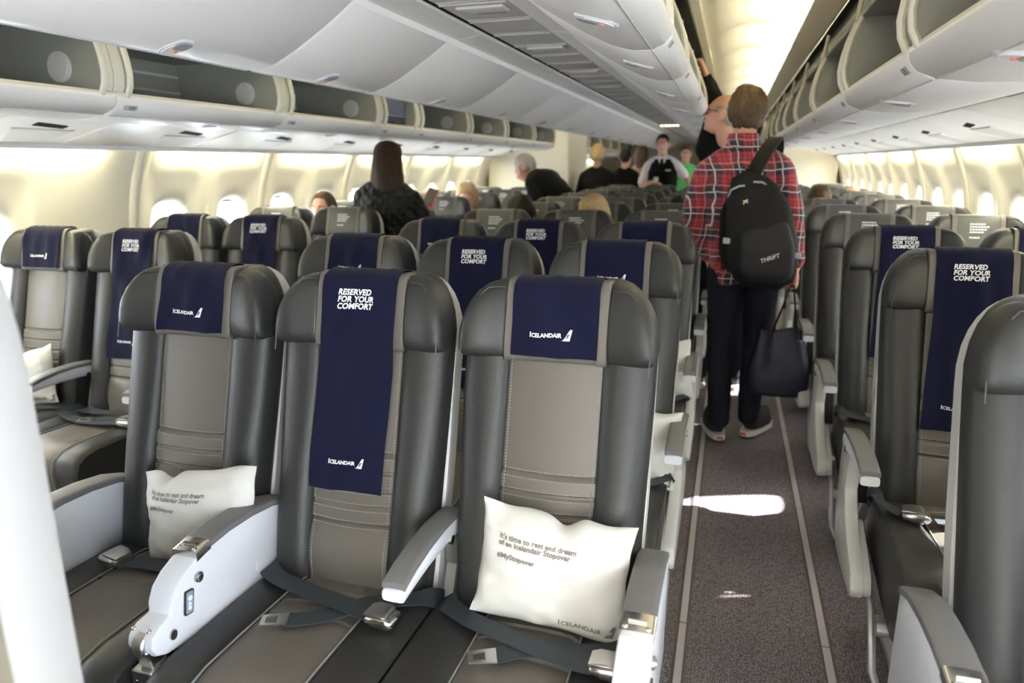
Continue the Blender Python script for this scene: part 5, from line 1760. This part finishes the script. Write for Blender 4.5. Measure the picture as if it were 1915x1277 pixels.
# his tote bag ---------------------------------------------------------------------------
tb_ = thing('tote_bag', 'navy nylon tote bag hanging from the right hand of plaid man', 'bag', (0.285, 3.62, 0.46))
g = Geo(); rows = []
for z, w, d, cx_, cy_ in ((-0.165, 0.085, 0.045, 0.0, 0), (-0.160, 0.125, 0.065, 0, 0), (-0.13, 0.142, 0.075, 0.0, 0), (-0.06, 0.142, 0.070, 0.0, 0), (0.02, 0.128, 0.055, 0.0, 0), (0.10, 0.112, 0.040, 0, 0), (0.155, 0.100, 0.026, 0, 0), (0.165, 0.098, 0.022, 0, 0), (0.160, 0.094, 0.016, 0, 0)):
    ring = []
    for i, (a, b2) in enumerate(sup(44, w, d, 2.8)):
        f_ = 0.010 * math.sin(i * 0.9 + z * 12) * smooth01((0.17 + z) / 0.25) + 0.012 * noise.noise(Vector((a * 9, b2 * 9, z * 6)))
        ring.append((a + cx_ + f_ * 0.5, b2 + cy_ + f_, z + (0.012 * math.sin(a * 30) if z > 0.1 else 0)))
    rows.append(ring)
g.rings(rows)
put('bag_body', g.mesh('bag_body', M['tote'], angle=80), tb_)
for dy, xs in ((-0.024, 1), (0.024, -1)):
    g = Geo(); g.ribbon([(-0.045, dy, 0.11), (-0.04, dy, 0.17), (0.0, dy * 0.6, 0.30), (0.020, 0, 0.382), (0.036, 0, 0.384), (0.05, dy * 0.6, 0.28), (0.068, dy, 0.17), (0.07, dy, 0.11)], (0.2, 1, 0), 0.026, 0.004)
    put('bag_handle', g.mesh('bag_handle', M['black_cloth'], angle=60), tb_)

# the bald man reaching into a centre bin --------------------------------------------------
def hair_bald(root, C, R, k):
    hair(root, C, R, M['hair_grey'], k, 0.003, 0.2, -0.06, 0.0, seed=9, rough=0.002, bald=True)
    def P(x, y, z): return C + R @ Vector((x * k, y * k, z * k))
    gl = put('glasses', Geo().tube([P(0.076, -0.01, 0.012), P(0.078, 0.08, 0.010), P(0.055, 0.100, 0.010)], 0.0022, 6).tube([P(-0.076, -0.01, 0.012), P(-0.078, 0.08, 0.010), P(-0.055, 0.100, 0.010)], 0.0022, 6).tube([P(-0.012, 0.112, 0.010), P(0.012, 0.112, 0.010)], 0.002, 6).mesh('glasses', M['black_plastic']), root)
    for s in (1, -1):
        put('lens_rim', Geo().tube([P(s * 0.033 + 0.024 * math.cos(t * math.pi / 6), 0.106, 0.006 + 0.017 * math.sin(t * math.pi / 6)) for t in range(13)], 0.0018, 6).mesh('lens_rim', M['black_plastic']), gl)
JB = stand(1.78, shl=(-0.185, 0.03, 1.47), ell=(-0.27, 0.12, 1.74), wrl=(-0.31, 0.02, 1.96), elr=(0.23, -0.02, 1.16), wrr=(0.20, 0.16, 0.98), neck=(-0.02, 0.0, 1.50), chest=(0, 0, 1.32))
JB['ell'] = (-0.10, 0.10, 1.76); JB['wrl'] = (-0.17, 0.06, 1.93); JB['shl'] = (-0.15, 0.05, 1.50)
bald = figure('person', 'bald man with glasses in black top reaching up into the bin', (-0.015, 4.62), 0, JB,
              dict(c=(-0.058, 0.0, 1.70), r=rot(78, 16, 0), k=1.05), dict(top=M['black_cloth'], legs=M['denim']), voxel=0.011,
              hand_spec={'l': dict(d=(-0.35, 0.0, 0.8), n=(-1, 0, -0.3), t=-1, curl=0.7), 'r': dict(n=(-1, 0, 0), t=1)}, hair_fn=hair_bald,
              torso=dict(name='black_top', w=0.175))

# the woman with long dark hair --------------------------------------------------------------
def long_hair(m, length=0.30, seed=1, width=0.108):
    def fn(root, C, R, k):
        b = Geo(); rows = []
        n = 40
        for i, (z, w, dfront, dback) in enumerate(((0.140, 0.012, 0.014, 0.014), (0.137, 0.034, 0.036, 0.040), (0.127, 0.058, 0.056, 0.066), (0.108, 0.077, 0.070, 0.088), (0.078, 0.091, 0.072, 0.104), (0.03, 0.100, 0.050, 0.112), (-0.03, 0.106, 0.038, 0.110), (-0.09, width, 0.030, 0.098), (-0.15, width + 0.004, 0.030, 0.092), (-0.20, width, 0.020, 0.090), (-0.235, width - 0.012, 0.010, 0.084), (-0.25, width - 0.03, 0.0, 0.07))):
            z2 = z if z > 0 else z * length / 0.25
            ring = []
            for j in range(n):
                a = 2 * math.pi * j / n
                x = w * math.sin(a); y = math.cos(a)
                y = y * (dfront if y > 0 else dback) - 0.012
                wv = 0.004 * math.sin(j * 2.6 + seed) + 0.004 * noise.noise(Vector((x * 30, y * 30, z * 4 + seed)))
                ring.append(C + R @ Vector((x * (1 + wv * 8), y * (1 + wv * 8), z2 + 0.01 * math.sin(j * 1.7) * (z < -0.2))) * k)
            rows.append(ring)
        b.rings(rows)
        put('hair', b.mesh('hair', m, angle=180), root)
    return fn
JW = stand(1.555, shl=(-0.158, 0, 1.225), shr=(0.158, 0, 1.215), elr=(0.235, 0.05, 1.01), wrr=(0.215, 0.23, 1.10), ell=(-0.225, -0.02, 1.01), wrl=(-0.14, 0.17, 0.96))
woman = figure('person', 'woman with long dark brown hair in black quilted jacket holding pink phone', (-2.105, 4.20), 8, JW,
               dict(c=(0.01, 0.03, 1.437), r=rot(-10, -8, 0), k=0.95), dict(top=M['quilt'], legs=M['black_cloth']), voxel=0.011,
               hand_spec={'r': dict(d=(0.05, 0.5, 0.7), n=(-0.7, 0.2, 0.3), t=1, curl=0.8, size=0.92), 'l': dict(n=(0, 0, -1), t=1)},
               hair_fn=long_hair(M['hair_dark'], 0.27, 2, 0.118), torso=dict(name='quilted_jacket', w=0.175, d=0.115, arm=1.05))
ph = thing('phone', 'phone in a pink case in the right hand of dark-haired woman', 'phone', (-1.918, 4.455, 1.215), math.radians(10))
ph.rotation_euler = (math.radians(-40), math.radians(20), math.radians(10))
g = Geo(); g.box(-0.037, 0.037, -0.005, 0.005, -0.072, 0.072); g.bevelled(0.004, 2); put('phone_case', g.mesh('phone_case', M['pink']), ph)
g = Geo(); g.box(-0.032, 0.032, -0.0062, -0.0045, -0.066, 0.066); put('phone_screen', g.mesh('phone_screen', M['screen'], False), ph)

# the grey-haired man bending over the seats ----------------------------------------------------
def hair_short(m, seed=1, thick=0.009, front=0.05, back=-0.07):
    return lambda root, C, R, k: hair(root, C, R, m, k, thick, front, back, 0.0, seed=seed, rough=0.004)
JG = dict(neck=(0.0, 0.38, 1.325), chest=(0, 0.25, 1.262), waist=(0, 0.06, 1.09), hip=(0, 0.0, 0.99), shl=(-0.165, 0.33, 1.25), shr=(0.165, 0.33, 1.25),
          ell=(-0.22, 0.40, 1.12), elr=(0.22, 0.30, 1.10), wrl=(-0.20, 0.30, 1.16), wrr=(0.20, 0.42, 1.17),
          hpl=(-0.09, 0.0, 0.93), hpr=(0.09, 0.0, 0.93), knl=(-0.10, 0.03, 0.51), knr=(0.10, 0.03, 0.51), anl=(-0.10, 0, 0.10), anr=(0.10, 0, 0.10), tol=(-0.12, 0.15, 0.03), tor=(0.12, 0.15, 0.03))
JG['wrl'] = (-0.17, 0.34, 1.15); JG['ell'] = (-0.235, 0.22, 1.10)
figure('person', 'grey-haired man in black jacket bending over the seats', (-1.43, 6.62), 78, JG,
       dict(c=(0.0, 0.475, 1.385), r=rot(14, -38, 0), k=1.08), dict(top=M['black_cloth'], legs=M['black_cloth']), voxel=0.012,
       hand_spec={'l': dict(d=(0.2, 0.8, -0.1), n=(0, 0, -1), t=-1, curl=0.3), 'r': dict(d=(0, 0.8, -0.1), n=(0, 0, -1), t=1, curl=0.3)},
       hair_fn=hair_short(M['hair_grey'], 5, 0.008, 0.06, -0.065), torso=dict(name='black_jacket', w=0.168, d=0.11, arm=1.05))

# cabin attendant facing the camera -------------------------------------------------------------
JF = stand(1.78, ell=(-0.26, -0.02, 1.19), wrl=(-0.33, 0.17, 1.205), elr=(0.255, 0.06, 1.16), wrr=(0.10, 0.27, 1.20))
JF['wrl'] = (-0.36, 0.10, 1.15); JF['ell'] = (-0.29, -0.02, 1.25)
fa = figure('person', 'flight attendant in white shirt and black waistcoat facing forward', (-0.845, 9.38), 180, JF,
            dict(c=(0.01, 0.02, 1.655), r=rot(0, -4, 0), k=1.0), dict(top=M['shirt_white'], legs=M['black_cloth']), voxel=0.011, sleeves='short',
            hand_spec={'l': dict(n=(0, 0, -1), t=-1, curl=0.4), 'r': dict(d=(-0.7, 0.3, -0.1), n=(0, 0, -1), t=1, curl=0.4)},
            hair_fn=hair_short(M['hair_black'], 6, 0.007, 0.055, -0.06), torso=dict(name='white_shirt', w=0.175))
b = Body(); b.trunk([((0, 0, 0.95), 0.196, 0.140, 0), ((0, 0, 1.09), 0.186, 0.136, 0), ((0, 0, 1.31), 0.194, 0.142, 0), ((0, 0.0, 1.40), 0.165, 0.125, 0), ((0, -0.005, 1.475), 0.112, 0.092, 0)], 28)
put('waistcoat', b.mesh('waistcoat', M['black_cloth']), fa)
g = Geo(); g.prism([(-0.055, 1.50), (0.055, 1.50), (0.0, 1.36)], 'y', 0.075, 0.149); put('shirt_front', g.mesh('shirt_front', M['shirt_white'], False), fa)
g = Geo(); g.prism([(-0.016, 1.48), (0.016, 1.48), (0.026, 1.40), (0.0, 1.35), (-0.026, 1.40)], 'y', 0.10, 0.153); put('tie', g.mesh('tie', M['black_cloth'], False), fa)
g = Geo(); g.box(-0.11, -0.05, 0.12, 0.150, 1.335, 1.35); put('wings_badge', g.mesh('wings_badge', M['gold'], False), fa)
g = Geo(); g.box(0.035, 0.09, 0.13, 0.154, 1.17, 1.26); put('name_badge', g.mesh('name_badge', M['badge'], False), fa)

# passengers standing far back -------------------------------------------------------------------
figure('person', 'blond person in long black coat standing with back turned, far left aisle', (-1.665, 9.3), -5, stand(1.62), dict(c=(0, 0.01, 1.52), r=rot(0), k=1.0), dict(top=M['black_cloth'], legs=M['black_cloth']), voxel=0.013,
       hair_fn=hair_short(M['hair_blond'], 7, 0.02, 0.05, -0.09), torso=dict(name='black_coat', w=0.205, d=0.14, arm=1.15))
figure('person', 'dark-haired person in black leather jacket behind the blond person', (-1.50, 10.7), -10, stand(1.60), dict(c=(0, 0.01, 1.50), r=rot(-15), k=0.98), dict(top=M['black_cloth'], legs=M['black_cloth']), voxel=0.013,
       hair_fn=hair_short(M['hair_black'], 8, 0.014, 0.05, -0.08), torso=dict(name='leather_jacket', w=0.19))
figure('person', 'brown-haired person in tan top beyond the dark-haired one', (-1.36, 11.5), -20, stand(1.66), dict(c=(0, 0.01, 1.56), r=rot(0), k=1.0), dict(top=M['tan'], legs=M['denim']), voxel=0.013,
       hair_fn=long_hair(M['hair_brown'], 0.24, 3, 0.10), torso=dict(name='knit_top', w=0.17))
figure('person', 'distant person in green top beyond the flight attendant', (-0.68, 11.3), 180, stand(1.66), dict(c=(0, 0.01, 1.56), r=rot(0), k=1.0), dict(top=M['green'], legs=M['denim']), voxel=0.013,
       hair_fn=hair_short(M['hair_brown'], 9, 0.014), torso=dict(name='green_top', w=0.17))

# seated passengers -----------------------------------------------------------------------------
def seated(c, r, top, label, hair_fn, m_top, dy=0.0, dx=0.0, hr=rot(0), face=True, mats=None, **kw):
    J = sit(); k = 1.0
    dz = top - 1.255
    for n in ('neck', 'chest', 'shl', 'shr', 'ell', 'elr', 'wrl', 'wrr', 'waist'):
        J[n] = (J[n][0], J[n][1], J[n][2] + dz * (1 if n != 'waist' else 0.5))
    J.update(kw)
    return figure('person', label, (COLS[c] + dx, ROW1 + (r - 1) * PITCH - 0.305 + dy), 180, J, dict(c=(0, 0.0, top - 0.122), r=hr, k=0.98), dict(top=m_top, legs=M['denim']), voxel=0.013, hair_fn=hair_fn, face=face)
seated('M', 5, 1.245, 'man with short dark hair seated by left window, peering over a seat', hair_short(M['hair_brown'], 11, 0.007, 0.06), M['denim'])
seated('B', 5, 1.225, 'blond passenger seated in middle of centre block, fifth row', long_hair(M['hair_blond'], 0.22, 5, 0.10), M['black_cloth'], hr=rot(0, -38), face=True)
seated('L', 7, 1.255, 'blond passenger seated in left pair, sixth row', long_hair(M['hair_blond'], 0.2, 6, 0.10), M['tan'], hr=rot(20, -25))
seated('A', 5, 1.205, 'passenger with black hair seated left in centre block, fifth row', hair_short(M['hair_black'], 12, 0.022, 0.03, -0.09), M['black_cloth'], hr=rot(0, -40))
seated('C', 6, 1.185, 'passenger in black seated right in centre block, sixth row', hair_short(M['hair_black'], 13, 0.016, 0.04, -0.09), M['black_cloth'], hr=rot(10, -40))
seated('R', 7, 1.245, 'brown-haired passenger seated on aisle side of right pair', hair_short(M['hair_brown'], 14, 0.010, 0.05), M['denim'], hr=rot(0, -25))
seated('S', 9, 1.205, 'bald passenger seated by window of right pair', None, M['denim'], hr=rot(0, -35))
